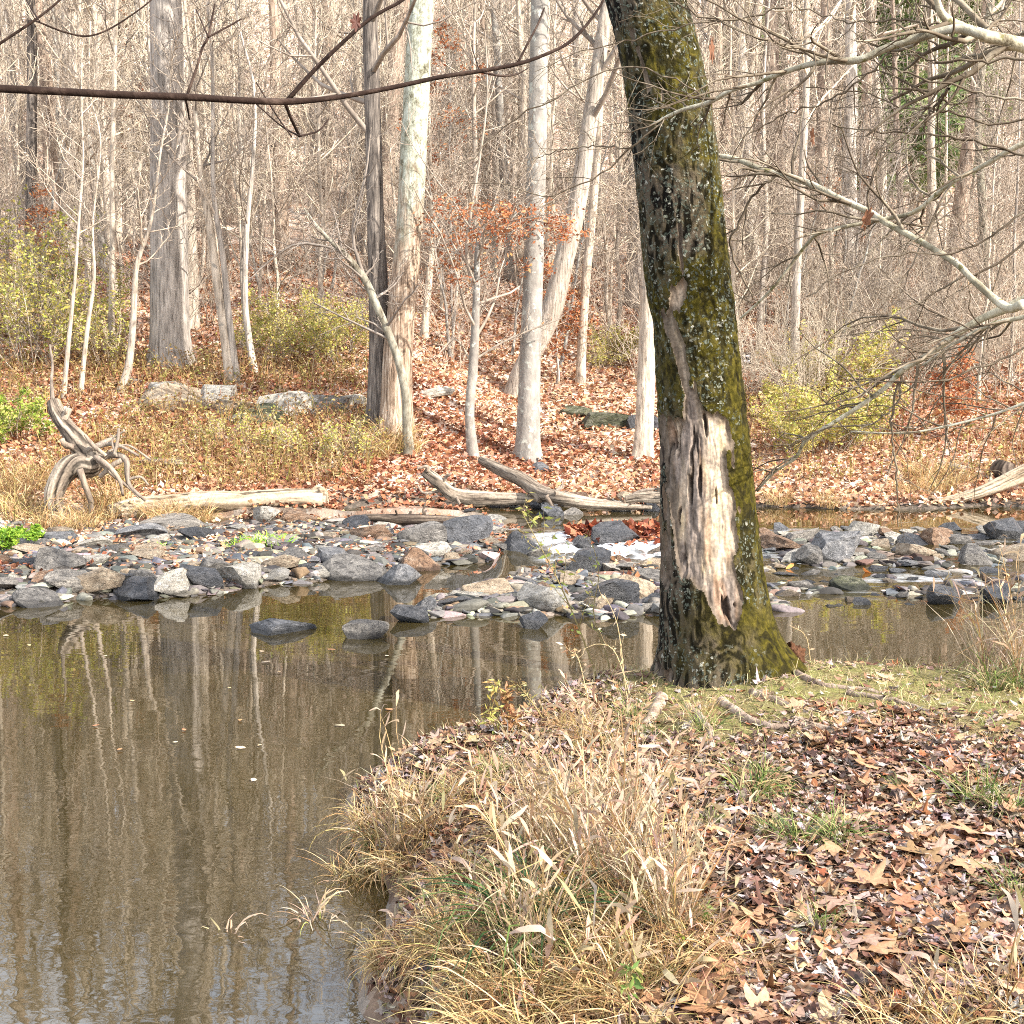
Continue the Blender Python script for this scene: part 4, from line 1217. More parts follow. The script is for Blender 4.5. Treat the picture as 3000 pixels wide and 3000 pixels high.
def right_tree():
    gx, gy = 4.15, 7.3
    base = np.array([gx, gy, hz(gx, gy)])
    t = thing('overhanging_tree', 'lichen-spotted tree reaching its tangled bare branches in over the riffle', 'tree', base)
    Pt, R = spine(9, .17, 14, (.03, .02), .012, .25)
    link('trunk', trunk_mesh(Pt, R, 14), BARK['dark'], t)
    par, last = crown(Pt, R, 14, .5, .3, 6, 4, 0, .005)
    V, Fs = join(par)
    link('crown', mesh('crown', V, Fs, smooth=True), DARKTWIG, t)
    A = [(2330, 150, 44), (2120, 128, 38), (1990, 104, 31), (1932, 86, 27), (1855, 67, 23), (1808, 50, 19), (1780, 30, 15), (1768, 0, 12), (1758, -60, 9), (1750, -140, 6)]
    Bp = [(1860, 68, 16), (1808, 54, 16), (1748, 67, 15), (1681, 87, 15), (1621, 113, 14), (1571, 115, 12), (1521, 123, 11), (1461, 143, 9), (1431, 156, 8), (1381, 170, 8), (1338, 193, 8), (1288, 207, 7), (1254, 223, 6), (1230, 235, 3)]
    J = [(1930, 574, 19), (1898, 580, 17), (1838, 530, 13), (1808, 500, 13), (1761, 470, 12), (1721, 447, 12), (1671, 420, 11), (1641, 400, 12), (1588, 377, 12), (1535, 350, 12), (1488, 333, 12), (1445, 323, 11), (1388, 300, 9), (1346, 293, 8), (1300, 290, 6)]
    K = [(2330, 470, 30), (2100, 530, 26), (1960, 558, 22), (1898, 582, 18), (1855, 600, 14), (1800, 633, 13), (1755, 667, 11), (1705, 697, 10), (1671, 731, 9), (1621, 767, 8), (1578, 794, 8), (1521, 831, 7), (1501, 864, 6), (1461, 891, 5), (1428, 927, 4)]
    thick = [(A, 7.0, 6.6), (Bp, 6.55, 7.3), (J, 7.1, 9.0), (K, 7.2, 8.2),
             ([(2000, 575, 12), (1932, 598, 9), (1870, 612, 8), (1800, 648, 5), (1740, 690, 3)], 7.2, 7.6),
             ([(2250, 120, 12), (2100, 200, 11), (1932, 270, 10), (1860, 310, 9), (1808, 337, 8), (1771, 363, 9), (1725, 400, 9), (1671, 413, 8), (1555, 437, 7), (1521, 463, 7), (1455, 547, 5), (1398, 600, 4)], 7.2, 8.6),
             ([(2200, 650, 9), (2050, 715, 8), (1932, 761, 6), (1855, 787, 5), (1721, 816, 4), (1605, 814, 2)], 7.2, 7.8)]
    for path, a, b in thick:
        q = limb(path, a, b, base)
        knob = 1 + .18 * fbm(q[:, :3] * 9, 3, 3)
        V, Fs = tubes(q[None, :, :3], (q[:, 3] * knob)[None], 9, True)
        link('limb', mesh('limb', V, Fs, smooth=True), LIMB, t)
    thin = [([(1932, 112, 6), (1857, 113, 5), (1777, 115, 4), (1743, 108, 3.5), (1707, 102, 3), (1660, 98, 2)], 6.6), ([(1960, 185, 5), (1880, 183, 4.5), (1843, 172, 4), (1760, 155, 4), (1707, 135, 3.5), (1665, 122, 3), (1627, 108, 2)], 6.7),
            ([(1960, 300, 5), (1918, 288, 5), (1843, 268, 4.5), (1785, 255, 4), (1727, 253, 3.5), (1635, 248, 3), (1570, 235, 2)], 6.9), ([(1790, 168, 7), (1775, 190, 6), (1748, 222, 5), (1745, 250, 3)], 6.8),
            ([(1571, 115, 5), (1500, 95, 4), (1430, 72, 4), (1370, 45, 3.5), (1300, 18, 3), (1250, -10, 2)], 6.9), ([(1461, 333, 6), (1421, 367, 5), (1388, 433, 5), (1378, 460, 5), (1400, 520, 4), (1421, 563, 3)], 8.7),
            ([(1695, 721, 5), (1681, 777, 5), (1685, 831, 4), (1691, 897, 4), (1693, 950, 3), (1695, 994, 2)], 7.6), ([(1480, 15, 4), (1380, 35, 3.5), (1288, 50, 3), (1180, 78, 2.5), (1090, 100, 2), (1010, 135, 1.5)], 7.0),
            ([(1338, 193, 4), (1290, 160, 3), (1207, 127, 3), (1144, 133, 3), (1044, 187, 3), (964, 230, 2.5), (900, 290, 2), (841, 337, 1.6)], 7.2), ([(1288, 207, 4), (1250, 230, 3), (1190, 280, 4), (1127, 333, 3), (1037, 368, 2.5), (950, 350, 2), (880, 345, 1.5)], 7.2),
            ([(1190, 278, 3), (1120, 276, 3), (1060, 285, 2), (1010, 300, 1.5)], 7.2), ([(1808, 52, 4), (1700, 35, 4), (1600, 40, 3), (1500, 10, 3)], 6.7), ([(1681, 87, 4), (1640, 140, 4), (1560, 190, 3.5), (1480, 215, 3), (1400, 260, 2)], 6.9),
            ([(1855, 67, 6), (1890, 30, 6), (1910, -20, 5)], 6.8), ([(1990, 40, 9), (1925, 68, 8), (1890, 80, 6)], 6.9), ([(1932, 400, 5), (1860, 450, 4), (1790, 480, 4), (1700, 480, 3), (1600, 510, 2.5), (1520, 560, 2)], 7.3),
            ([(1960, 430, 5), (1880, 500, 5), (1800, 530, 4), (1700, 590, 3.5), (1600, 620, 3), (1500, 680, 2)], 7.4), ([(1960, 640, 5), (1860, 690, 4), (1760, 720, 3.5), (1650, 720, 3), (1560, 745, 2)], 7.4), ([(1705, 697, 5), (1690, 760, 4), (1640, 800, 3.5), (1560, 810, 3), (1480, 850, 2)], 7.7),
            ([(1960, 220, 5), (1870, 235, 4), (1790, 210, 4), (1700, 200, 3), (1610, 170, 2.5), (1520, 165, 2)], 6.9), ([(1641, 400, 5), (1640, 350, 4), (1660, 300, 3.5), (1700, 250, 3), (1710, 200, 2)], 7.9)]
    wood = []
    for path, d in thin:
        q = limb(path, d, d + .25, base, 24)
        q[1:-1, :3] += .006 * rng.normal(size=(22, 3))
        wood.append(tubes(q[None, :, :3], q[None, :, 3], 5))
        wood += twigs_on(q, 8, 3, .65, .0014, -.01)
    for path, a, b in thick:
        q = limb(path, a, b, base)
        wood += twigs_on(q, 16, 4, .95, .0016, -.005, .35, .3)
    V, Fs = join(wood)
    link('twigs', mesh('twigs', V, Fs, smooth=True), LIMB2, t)
LIMB2 = bark_mat('thin_branch_bark', [(.3, (.05, .036, .024)), (.5, (.15, .12, .085)), (.72, (.42, .37, .28))], .7, 5, .3, .05)
right_tree()

def left_tree():
    gx, gy = -3.3, 1.3
    base = np.array([gx, gy, hz(gx, gy)])
    t = thing('red_twigged_tree', 'tree whose smooth dark branch crosses the whole top above the pool', 'tree', base)
    Pt, R = spine(7, .09, 14, (-.05, .05), .012, .25)
    link('trunk', trunk_mesh(Pt, R, 12), BARK['grey'], t)
    par, last = crown(Pt, R, 8, .55, .3, 5, 3, 0, .004)
    V, Fs = join(par)
    link('crown', mesh('crown', V, Fs, smooth=True), DARKTWIG, t)
    main = [(-420, 120, 18), (-180, 155, 16), (0, 167, 14.5), (100, 172, 14), (230, 179, 13.5), (350, 183, 13), (467, 190, 12), (540, 192, 12), (600, 188, 10), (660, 180, 9), (740, 165, 8.5), (833, 145, 8), (900, 135, 7.5), (980, 120, 7), (1040, 98, 6), (1080, 75, 6), (1120, 30, 5), (1150, -20, 4)]
    q = limb(main, 4.2, 5.2, base, 70)
    s = limb([(-420, 120, 18), (-430, 119, 18)], 4.2, 4.2, base, 2)
    root = np.linspace(Pt[8], q[0, :3], 8)
    rr = np.linspace(R[8] * .6, q[0, 3], 8)
    qq = np.vstack([np.concatenate([root, rr[:, None]], 1)[:-1], q])
    V, Fs = tubes(qq[None, :, :3], qq[None, :, 3], 10, True)
    link('limb', mesh('limb', V, Fs, smooth=True), RED, t)
    subs = [[(540, 192, 9), (600, 125, 8), (680, 50, 7), (720, 22, 6.5), (760, 0, 6), (800, -40, 5)], [(352, 182, 6), (372, 125, 5), (382, 90, 4.5), (393, 70, 5), (398, 45, 4), (405, 8, 3)], [(393, 70, 4), (425, 53, 3.5), (455, 36, 3)], [(393, 70, 3.5), (380, 40, 3), (370, 18, 2.5)],
            [(350, 186, 4.5), (354, 205, 4), (357, 225, 3)], [(538, 195, 7), (550, 225, 6), (565, 257, 6)], [(565, 257, 4), (600, 247, 3.5), (620, 225, 3)], [(565, 257, 4), (530, 237, 3), (482, 195, 2.5)], [(550, 258, 3), (520, 215, 2.5), (483, 155, 2)],
            [(900, 134, 4.5), (944, 143, 4), (975, 140, 3), (997, 128, 2)], [(977, 118, 4.5), (997, 80, 4.5), (1015, 45, 4), (1027, 15, 3)], [(905, 135, 2.5), (895, 105, 2), (890, 85, 1.5)]]
    for p in subs:
        k = np.interp(p[0][0], [0, 1150], [4.45, 5.2])
        e = limb(p, k, k + .15, base, 16)
        V, Fs = tubes(e[None, :, :3], e[None, :, 3], 8, True)
        link('twig', mesh('twig', V, Fs, smooth=True), RED, t)
    # a second, higher branch whose tips hang into the corner
    for p in ([(-300, 260, 10), (-100, 150, 8), (0, 82, 5.5), (67, 37, 5), (113, 0, 4), (150, -40, 3)], [(67, 39, 3.5), (120, 60, 3.5), (167, 68, 3.5), (215, 50, 3), (280, 5, 2.5), (300, -20, 2)], [(75, 40, 2.5), (55, 10, 2.5), (40, -20, 2)], [(-40, 110, 3), (0, 66, 2.5), (-12, 40, 2)]):
        e = limb(p, 4.4, 4.6, base, 18)
        V, Fs = tubes(e[None, :, :3], e[None, :, 3], 8, True)
        link('twig', mesh('twig', V, Fs, smooth=True), RED, t)
RED = bark_mat('dark_red_twig', [(.3, (.012, .007, .005)), (.5, (.026, .015, .011)), (.75, (.09, .062, .048))], .8, 14, .5, .05)
left_tree()

# ------------------------------------------------------------------ leaf shapes
def leaf_template(kind, n=18):
    a = np.linspace(-pi, pi, n, endpoint=False)
    if kind == 'maple':
        r = .30 + (.46 * (1 - np.abs(np.sin(2.5 * a))) + .10 * (1 - np.abs(np.sin(7.5 * a + .5)))) * (1 - .3 * np.abs(a) / pi)
        x, y = r * np.cos(a), r * np.sin(a)
    elif kind == 'oak':
        r = .5 * (1 + .22 * np.cos(7 * a))
        x, y = r * np.cos(a), .55 * r * np.sin(a)
    else:
        x, y = .5 * np.cos(a), .27 * np.sin(a) * (1 - .25 * np.cos(a))
    return np.stack([np.append(x, 0), np.append(y, 0)], 1), np.array([(i, (i + 1) % n, n) for i in range(n)])

def leaf_batch(c, size, kind, curl, tilt, n=14, yaw=None):
    """flat curled leaves at points c"""
    m = len(c)
    T, Fc = leaf_template(kind, n)
    x, y = T[None, :, 0], T[None, :, 1]
    k = rng.normal(size=(m, 4, 1)) * curl
    z = k[:, 0] * x * x * .55 + (k[:, 1] + .2 * curl) * y * y * 1.3 + k[:, 2] * x * y * .8 + k[:, 3] * .22 * np.cos(9 * np.arctan2(y, x)) * (x * x + y * y)
    s = size[:, None]
    L = np.stack([x * s, y * s, z * s], -1)
    L[..., :2] *= rng.uniform(.75, 1.1, (m, 1, 2))
    a = rng.random(m) * 2 * pi if yaw is None else yaw
    ca, sa = np.cos(a)[:, None], np.sin(a)[:, None]
    X, Y = L[..., 0] * ca - L[..., 1] * sa, L[..., 0] * sa + L[..., 1] * ca
    tx, ty = rng.normal(size=(2, m, 1)) * tilt
    Z = L[..., 2] + X * tx + Y * ty
    V = np.stack([X, Y, Z], -1) + c[:, None]
    Fs = (Fc[None] + (np.arange(m) * (n + 1))[:, None, None]).reshape(-1, 3)
    return V.reshape(-1, 3), Fs, np.repeat(np.arange(m), n + 1)

LITTER = attr_mat('fallen_leaves', .7, .12, .35, 70, .3)
NEARPAL = [(.27, .20, .165), (.38, .31, .27), (.32, .18, .10), (.22, .11, .058), (.11, .05, .03), (.055, .034, .025), (.40, .25, .14), (.19, .115, .08), (.26, .09, .035)]
NEARW = [3.2, 2.0, 2.4, 2.0, 2.0, 1.8, 1.5, 2.2, .35]

def near_litter():
    parts, cols = [], []
    N = 70000
    Y = 3.0 + 7 * rng.random(N)
    X = rng.uniform(-.3, .5, N) * Y + .2
    d = sdist(NEAR, X, Y)
    mo = sstep(5.9, 6.9, Y + .8 * fbm(xy3(X, Y, 1.2), 3, 61)) * sstep(.2, 1.2, X)
    grassy = sstep(.1, -.8, X - .16 * Y) * .35
    ok = (d > .03) & (rng.random(N) > .93 * mo + grassy) & (rng.random(N) < np.minimum(1, (Y / 4.0) ** .4))
    X, Y = X[ok], Y[ok]
    keep = rng.permutation(len(X))[:40000]
    X, Y = X[keep], Y[keep]
    Z = height(X, Y) + .004 + .022 * rng.random(len(X)) ** 1.5
    c = np.stack([X, Y, Z], -1)
    kinds = rng.choice(4, len(c), p=[.50, .38, .10, .02])
    n0 = 0
    idxs = []
    for k, (nm, smin, smax, curl, n) in enumerate((('oval', .03, .066, 1.0, 10), ('oak', .033, .072, .8, 14), ('maple', .038, .075, .65, 20), ('maple', .09, .13, .4, 25))):
        cc = c[kinds == k]
        sz = smin + (smax - smin) * rng.random(len(cc))
        V, Fs, idx = leaf_batch(cc, sz, nm, curl, .22, n)
        col = palette(len(cc), NEARPAL if k < 3 else [(.34, .20, .11), (.38, .25, .15), (.27, .14, .07)], NEARW if k < 3 else None)
        parts.append((V, Fs)); cols.append(col[idx])
    V, Fs = join(parts)
    o = link('leaf_litter', mesh('leaf_litter', V, Fs, np.concatenate(cols), True), LITTER)
    tag(o, 'brown and mauve dead leaves carpeting the near bank', 'leaves', kind='stuff')
near_litter()

def far_litter():
    N = 215000
    Y = 13.5 + 31 * rng.random(N) ** 1.15
    X = rng.uniform(-.47, .47, N) * Y
    d = np.maximum(sdist(FAR, X, Y), sdist(ISLE, X, Y))
    bar = (Y < 19.2 + .8 * fbm(xy3(X, Y, .8), 3, 62))
    ok = (d > .05) & ((~bar) | (rng.random(N) < .10 + .35 * sstep(0, .5, fbm(xy3(X, Y, 1.1), 3, 64))))
    X, Y = X[ok], Y[ok]
    Z = height(X, Y) + .02 + .05 * rng.random(len(X))
    c = np.stack([X, Y, Z], -1)
    V, T, idx = blades(c, np.where(bar[ok][:, None], .068, .10), .75, tilt=.4)
    m = len(c)
    red = sstep(-.1, .5, fbm(xy3(X, Y, .35), 3, 65) + .5 * np.exp(-((X + .08 * Y) / 1.6) ** 2) * (Y < 30))
    A = palette(m, [(.52, .30, .17), (.60, .40, .26), (.40, .19, .095), (.56, .42, .31), (.30, .13, .065), (.14, .07, .04)], [3, 3, 2, 1.4, 1.8, 1.4])
    Bc = palette(m, [(.26, .095, .045), (.38, .17, .09), (.14, .055, .03), (.46, .26, .16)], [3, 3, 2, 1.5])
    pick = (rng.random(m) < red)[:, None]
    o = link('leaf_litter', mesh('leaf_litter', V, T, np.where(pick, Bc, A)[idx]), LITTER)
    tag(o, 'orange and tan fallen leaves covering the far bank and gravel bar', 'leaves', kind='stuff')
    # the dam of red leaves beside the fall, and leaves caught in the riffle
    parts, cols = [], []
    n = 900
    u = rng.uniform(1075, 1245, n)
    D = 16.9 + .35 * rng.normal(size=n) * .6
    x = (u - 966) / F * D
    z = waterz(x, D) + .02 + .16 * np.exp(-((D - 16.9) / .25) ** 2) * rng.random(n) * (1 - .6 * rng.random(n))
    V, T, idx = blades(np.stack([x, D, z], -1), .12, .6)
    o = link('leaf_dam', mesh('leaf_dam', V, T, palette(n, [(.20, .045, .02), (.32, .10, .045), (.09, .025, .015), (.40, .18, .09)], [3, 2, 2, 1])[idx]), LITTER)
    tag(o, 'dam of wet red-brown leaves piled against the black stones by the fall', 'leaf pile', kind='stuff')
far_litter()

# leaves one can count
BIG = attr_mat('big_fallen_leaf', .65, .15, .25, 90, .3)
def big_leaf(u, v, size, col, label, kind='maple', name='fallen_leaf', z=None, tilt=.18, curl=.28, yaw=None):
    p = hit(u, v)
    c = np.array([[0, 0, 0.]])
    V, Fs, idx = leaf_batch(c, np.array([size * .8]), kind, curl, tilt, 40, None if yaw is None else np.array([yaw]))
    cc = np.array(col)[None] * (1 + .18 * np.cos(5 * np.arctan2(V[:, 1], V[:, 0])))[:, None]
    o = link(name, mesh(name, V, Fs, np.clip(cc, .02, .8), True), BIG, loc=(p[0], p[1], (p[2] if z is None else z) + .035))
    return tag(o, label, 'leaf')
TAN, BR, PK, RD = (.36, .215, .12), (.27, .14, .07), (.33, .215, .155), (.21, .065, .028)
for (u, v, s, col, lab) in ((1835, 1585, .17, TAN, 'largest tan sycamore leaf lying under the grass tuft of the leafy path'), (1775, 1575, .13, TAN, 'tan leaf just beside the largest sycamore leaf'), (1730, 1590, .11, BR, 'small tan leaf two along from the largest sycamore leaf'),
                            (1575, 1615, .17, TAN, 'ribbed tan maple leaf fanned out in the middle of the path litter'), (1770, 1620, .15, PK, 'pinkish tan leaf below the pair of tan leaves'), (1825, 1650, .17, TAN, 'wide tan maple leaf below the pinkish tan leaf'),
                            (1640, 1680, .16, TAN, 'tan maple leaf with raised lobes beside the ribbed one'), (1570, 1720, .13, PK, 'pale pinkish leaf below the ribbed maple leaf'), (1550, 1665, .08, RD, 'dark red leaf near the ribbed maple leaf'),
                            (1620, 1560, .09, PK, 'peach leaf by the green tuft in the path litter'), (1690, 1500, .13, BR, 'upright rusty brown leaf standing on edge in the litter'), (1710, 1470, .12, PK, 'pale crumpled leaf above the upright rusty leaf'),
                            (1640, 1790, .14, PK, 'flat pinkish leaf low on the path beside dark moss'), (1660, 1810, .17, TAN, 'big tan oak-brown leaf overlapping the flat pinkish leaf'), (1810, 1800, .12, BR, 'curled tan leaf showing its ribs near the path edge'),
                            (1700, 1870, .17, PK, 'broad torn pale leaf across the path litter'), (1640, 1925, .14, BR, 'warm brown leaf at the lower edge of the path litter'), (1330, 1925, .15, BR, 'brown leaf caught in the dry grass at the lower edge'),
                            (1320, 1905, .13, (.45, .24, .12), 'orange-brown upright leaf beside the dry grass at the lower edge'), (1235, 1900, .12, BR, 'tan leaf half buried under the dry grass'), (1190, 1800, .1, RD, 'rusty leaf under the arching dry grass'),
                            (800, 1838, .13, (.10, .085, .12), 'purple-black wet leaf lying by the muddy water edge'), (730, 1820, .10, RD, 'red-brown leaf by the purple-black wet leaf'), (1060, 1670, .09, (.65, .42, .05), 'bright yellow leaf stuck in the dry grass'),
                            (1355, 1800, .11, BR, 'brown leaf at the fringe of the dry grass and the path')):
    big_leaf(u, v, s, col, lab)
big_leaf(1282, 1792, .11, (.28, .36, .05), 'round yellow-green leaf among the dry grass', 'oval', tilt=.5)
for k in range(20):
    u, v = (rng.uniform(10, 760), rng.uniform(1165, 1500)) if k < 26 else (rng.uniform(1480, 1800), rng.uniform(1170, 1250))
    p = G(u, v)
    if sdist(NEAR, p[:1], p[1:2])[0] > -.1:
        continue
    V, Fs, idx = leaf_batch(np.zeros((1, 3)), np.array([.04 + .04 * rng.random()]), 'oval', .12, .03, 14)
    o = link('floating_leaf', mesh('floating_leaf', V, Fs, np.repeat(palette(1, [(.55, .38, .2), (.6, .5, .34), (.42, .2, .1)]), len(V), 0)), BIG, loc=(p[0], p[1], .012))
    tag(o, 'tiny tan leaf floating on the still brown pool', 'leaf', 'leaves floating on the pool')
for (u, v, lab) in ((1635, 1085, 'orange leaf caught on a stone in the middle of the riffle'), (1490, 1075, 'orange leaf on the riffle stones beside the mossy trunk'), (1900, 1090, 'yellow-orange leaf stuck on the edge of a riffle stone'), (1700, 1120, 'small orange leaf near the mossy-capped stone'), (1065, 1150, 'red-orange leaf pinned beside the cream boulder'), (1275, 1075, 'orange leaf resting at the lower edge of the stone spit')):
    big_leaf(u, v, .16, (.62, .22, .06), lab, 'oval', tilt=.6)
for (u, v, D, s, lab) in ((672, 42, 4.75, .06, 'curled dark brown leaf hanging from the fork of the top branch'), (1533, 258, 6.9, .07, 'small curled rusty leaf hung among the drooping twigs'), (1635, 413, 7.7, .09, 'orange leaf lodged on the drooping pale branch'), (1343, 95, 6.9, .075, 'thin tan leaf hanging beside the mossy trunk')):
    V, Fs, idx = leaf_batch(np.zeros((1, 3)), np.array([s * 1.5]), 'oak', .9, .3, 40)
    V = V[:, [1, 2, 0]] * np.array([.45, .6, 1.2])
    col = (.075, .025, .015) if D < 5 else (.20, .085, .04)
    o = link('hanging_leaf', mesh('hanging_leaf', V, Fs, np.tile(col, (len(V), 1)), True), BIG, loc=P(u, v, D))
    tag(o, lab, 'leaf')
# ------------------------------------------------------------------ fallen logs and driftwood
BLEACH = bark_mat('bleached_wood', [(.32, (.13, .095, .065)), (.46, (.40, .32, .22)), (.68, (.56, .48, .37))], .12, 9, .7, .05)
ROTLOG = bark_mat('weathered_log', [(.25, (.07, .055, .045)), (.5, (.26, .21, .165)), (.78, (.50, .43, .34))], .15, 12, .9, .1)
DARKLOG = bark_mat('wet_dark_log', [(.25, (.02, .016, .012)), (.5, (.08, .06, .045)), (.78, (.22, .17, .12))], .2, 10, .9, .1)
GRAIN = {'bleached_wood': [(.12, .08, .05), (.30, .235, .16), (.44, .37, .28)], 'weathered_log': [(.05, .038, .03), (.20, .16, .12), (.38, .32, .25)], 'wet_dark_log': [(.016, .012, .01), (.07, .052, .04), (.2, .155, .115)]}
GRAINMAT = attr_mat('weathered_grain', .9, 0, .4, 35, .12)
END = bark_mat('sawn_end', [(.3, (.22, .16, .09)), (.6, (.45, .36, .22)), (.8, (.6, .5, .34))], 1, 14, .3, .05)

def log(name, label, path, mt, cat='log', limbs=(), depth=None, rough=.1, sides=18, end=False, lift=0.0, seed=1, wf=1.0):
    """path (u, v of the axis, width); lies on the ground where its lower edge meets it"""
    q = []
    for k, (u, v, w, *dd) in enumerate(path):
        D = dd[0] if dd else (hit(u, v + w * .5)[1] if depth is None else depth)
        q.append((*P(u, v, D), w * .5 * D / F * wf))
    base = np.array(q[0][:3])
    base[2] = max(hz(base[0], base[1]), 0)
    nr, sides = 150, 48
    q = resample(np.array(q), nr)
    q[:, :3] -= base
    Ls = np.concatenate([[0], np.cumsum(np.linalg.norm(np.diff(q[:, :3], axis=0), axis=1))])
    # broken, splintered ends
    Q_, Fs = tubes(q[None, :, :3], q[None, :, 3], sides, True)
    ctr = np.repeat(q[:, :3], sides, 0)
    a = np.tile(np.arange(sides) / sides * 2 * pi, nr) + .5 * np.repeat(Ls, sides)
    l = np.repeat(Ls, sides)
    g = np.stack([np.cos(a), np.sin(a), l], -1)
    sd = seed + len(label)
    lump = fbm(g * np.array([1.2, 1.2, 1.6]) + sd, 3, sd)
    rid = 1 - 2 * np.abs(fbm(g * np.array([4.5, 4.5, 1.1]) + sd, 4, sd + 1))
    fin = fbm(g * np.array([9, 9, 2.0]) + sd, 4, sd + 2)
    Q_ = ctr + (Q_ - ctr) * (1 + rough * 1.5 * lump + .07 * (rid - .6) + .03 * fin)[:, None]
    tone = np.clip(.5 + .55 * fin + .45 * (rid - .62) + .5 * lump, 0, 1)[:, None]
    c0, c1, c2 = (np.array(x) for x in GRAIN[mt.name])
    col = np.where(tone < .5, c0 + (c1 - c0) * tone * 2, c1 + (c2 - c1) * (tone * 2 - 1))
    crk = sstep(.22, .4, fbm(g * np.array([6, 6, .9]) + sd, 3, sd + 4))[:, None]
    col = col * (1 - .8 * crk)
    if not limbs and not end:
        o = link(name, mesh(name, Q_, Fs, col, True), GRAINMAT, loc=base)
        return tag(o, label, cat)
    t = thing(name, label, cat, base)
    link('stem', mesh('stem', Q_, Fs, col, True), GRAINMAT, t)
    for j in range(3):                                      # snapped-off side stubs
        i = int(rng.integers(15, nr - 15))
        d = nrm(np.cross(q[i + 1, :3] - q[i, :3], rng.normal(size=3)))
        d[2] = abs(d[2])
        r = q[i, 3]
        s = np.linspace(.5, 1.5 + 1.6 * rng.random(), 6)[:, None]
        e = q[i, :3] + s * r * d + .12 * r * np.cumsum(rng.normal(size=(6, 3)), 0)
        V, Fs = tubes(e[None], (r * np.linspace(.34, .16, 6))[None], 9, True)
        V = V + .02 * fbm(V * 30, 2, j)[:, None]
        link('broken_stub', mesh('broken_stub', V, Fs, smooth=True), mt, t)
    for l in limbs:
        e = np.array([(*(P(u, v, dd[0] if dd else path[0][3] if len(path[0]) > 3 else base[1]) - base), w * .5 * base[1] / F * wf) for u, v, w, *dd in l])
        e = resample(e, 16)
        V, Fs = tubes(e[None, :, :3], e[None, :, 3], 7, True)
        link('limb', mesh('limb', V, Fs, smooth=True), mt, t)
    if end:
        a = q[-1]
        d = nrm(q[-1, :3] - q[-3, :3])
        V, Fs = tubes(np.array([[a[:3] - d * .03, a[:3] + d * .012]]), np.array([[a[3] * .93, a[3] * .9]]), 20, True)
        link('cut_end', mesh('cut_end', V, Fs), END, t)
    return t

D0 = hit(420, 972)[1]
log('bleached_log', 'thick bleached log lying between dry grass and the gravel bar', [(206, 968, 30, D0 - .5), (260, 958, 40, D0 - .3), (330, 952, 40, D0 - .1), (400, 946, 40, D0), (480, 946, 42, D0 + .2), (560, 944, 44, D0 + .3), (604, 945, 46, D0 + .4), (616, 946, 34, D0 + .4)], BLEACH,
    limbs=[[(590, 925, 9, D0 + .6), (600, 918, 7, D0 + .6), (612, 925, 6, D0 + .6), (618, 938, 5, D0 + .5)]], rough=.10)
D1 = hit(115, 985)[1]
log('driftwood', 'twisted grey driftwood trunk arching up like a bent arm beside dry grass', [(118, 985, 26, D1), (104, 955, 26, D1), (106, 925, 28, D1), (130, 885, 34, D1 + .1), (170, 872, 40, D1 + .2), (150, 838, 34, D1 + .3), (128, 810, 26, D1 + .4), (108, 780, 22, D1 + .5), (100, 758, 18, D1 + .6)], ROTLOG, cat='driftwood', rough=.14, wf=1.3,
    limbs=[[(150, 838, 22, D1 + .3), (165, 850, 20, D1 + .3), (190, 868, 16, D1 + .2)], [(175, 868, 12, D1 + .1), (215, 858, 10, D1 + .1), (238, 868, 9, D1), (240, 895, 8, D1), (246, 918, 6, D1), (275, 945, 4, D1)], [(188, 900, 7, D1), (210, 880, 8, D1), (230, 868, 8, D1)],
           [(215, 858, 5, D1), (222, 830, 5, D1), (224, 808, 4, D1)], [(130, 770, 10, D1 + .4), (120, 800, 14, D1 + .4), (135, 830, 16, D1 + .3)], [(240, 905, 5, D1), (265, 900, 4, D1), (280, 915, 3, D1)], [(200, 860, 6, D1), (175, 840, 6, D1), (160, 820, 4, D1)],
           [(100, 758, 7, D1 + .6), (97, 720, 5, D1 + .7), (99, 690, 4, D1 + .8), (94, 650, 3, D1 + .9)],
           [(180, 862, 9, D1), (205, 880, 8, D1 - .1), (225, 905, 6, D1 - .1), (232, 935, 4, D1)], [(165, 850, 10, D1 + .1), (200, 838, 7, D1 + .1), (228, 842, 5, D1), (262, 860, 4, D1)], [(185, 868, 8, D1), (212, 895, 6, D1), (250, 925, 5, D1), (262, 940, 3, D1)],
           [(150, 885, 10, D1 - .1), (160, 915, 9, D1 - .1), (172, 950, 8, D1), (168, 985, 7, D1)], [(205, 852, 4, D1), (240, 840, 3, D1), (285, 868, 3, D1)], [(220, 862, 4, D1), (212, 830, 3, D1), (236, 812, 2.5, D1)]])
p = hit(320, 885)
log('grey_branch', 'short grey dead branch resting in the weeds behind the driftwood', [(252, 868, 8, p[1]), (290, 870, 13, p[1]), (330, 872, 14, p[1]), (354, 876, 12, p[1])], ROTLOG, cat='branch')
D2 = hit(900, 960)[1]
log('fallen_log', 'dark-bellied fallen log with a raised pale tip on the far waterline', [(802, 890, 20, D2 + .1), (830, 912, 24, D2), (860, 934, 26, D2), (920, 940, 26, D2), (980, 942, 22, D2), (1012, 945, 16, D2)], ROTLOG,
    limbs=[[(808, 890, 8, D2), (806, 880, 7, D2), (788, 884, 5, D2)], [(835, 925, 6, D2), (800, 930, 5, D2), (788, 915, 4, D2)], [(862, 940, 6, D2 - .1), (875, 965, 5, D2 - .3), (884, 982, 4, D2 - .5)]])
D3 = hit(1090, 968)[1]
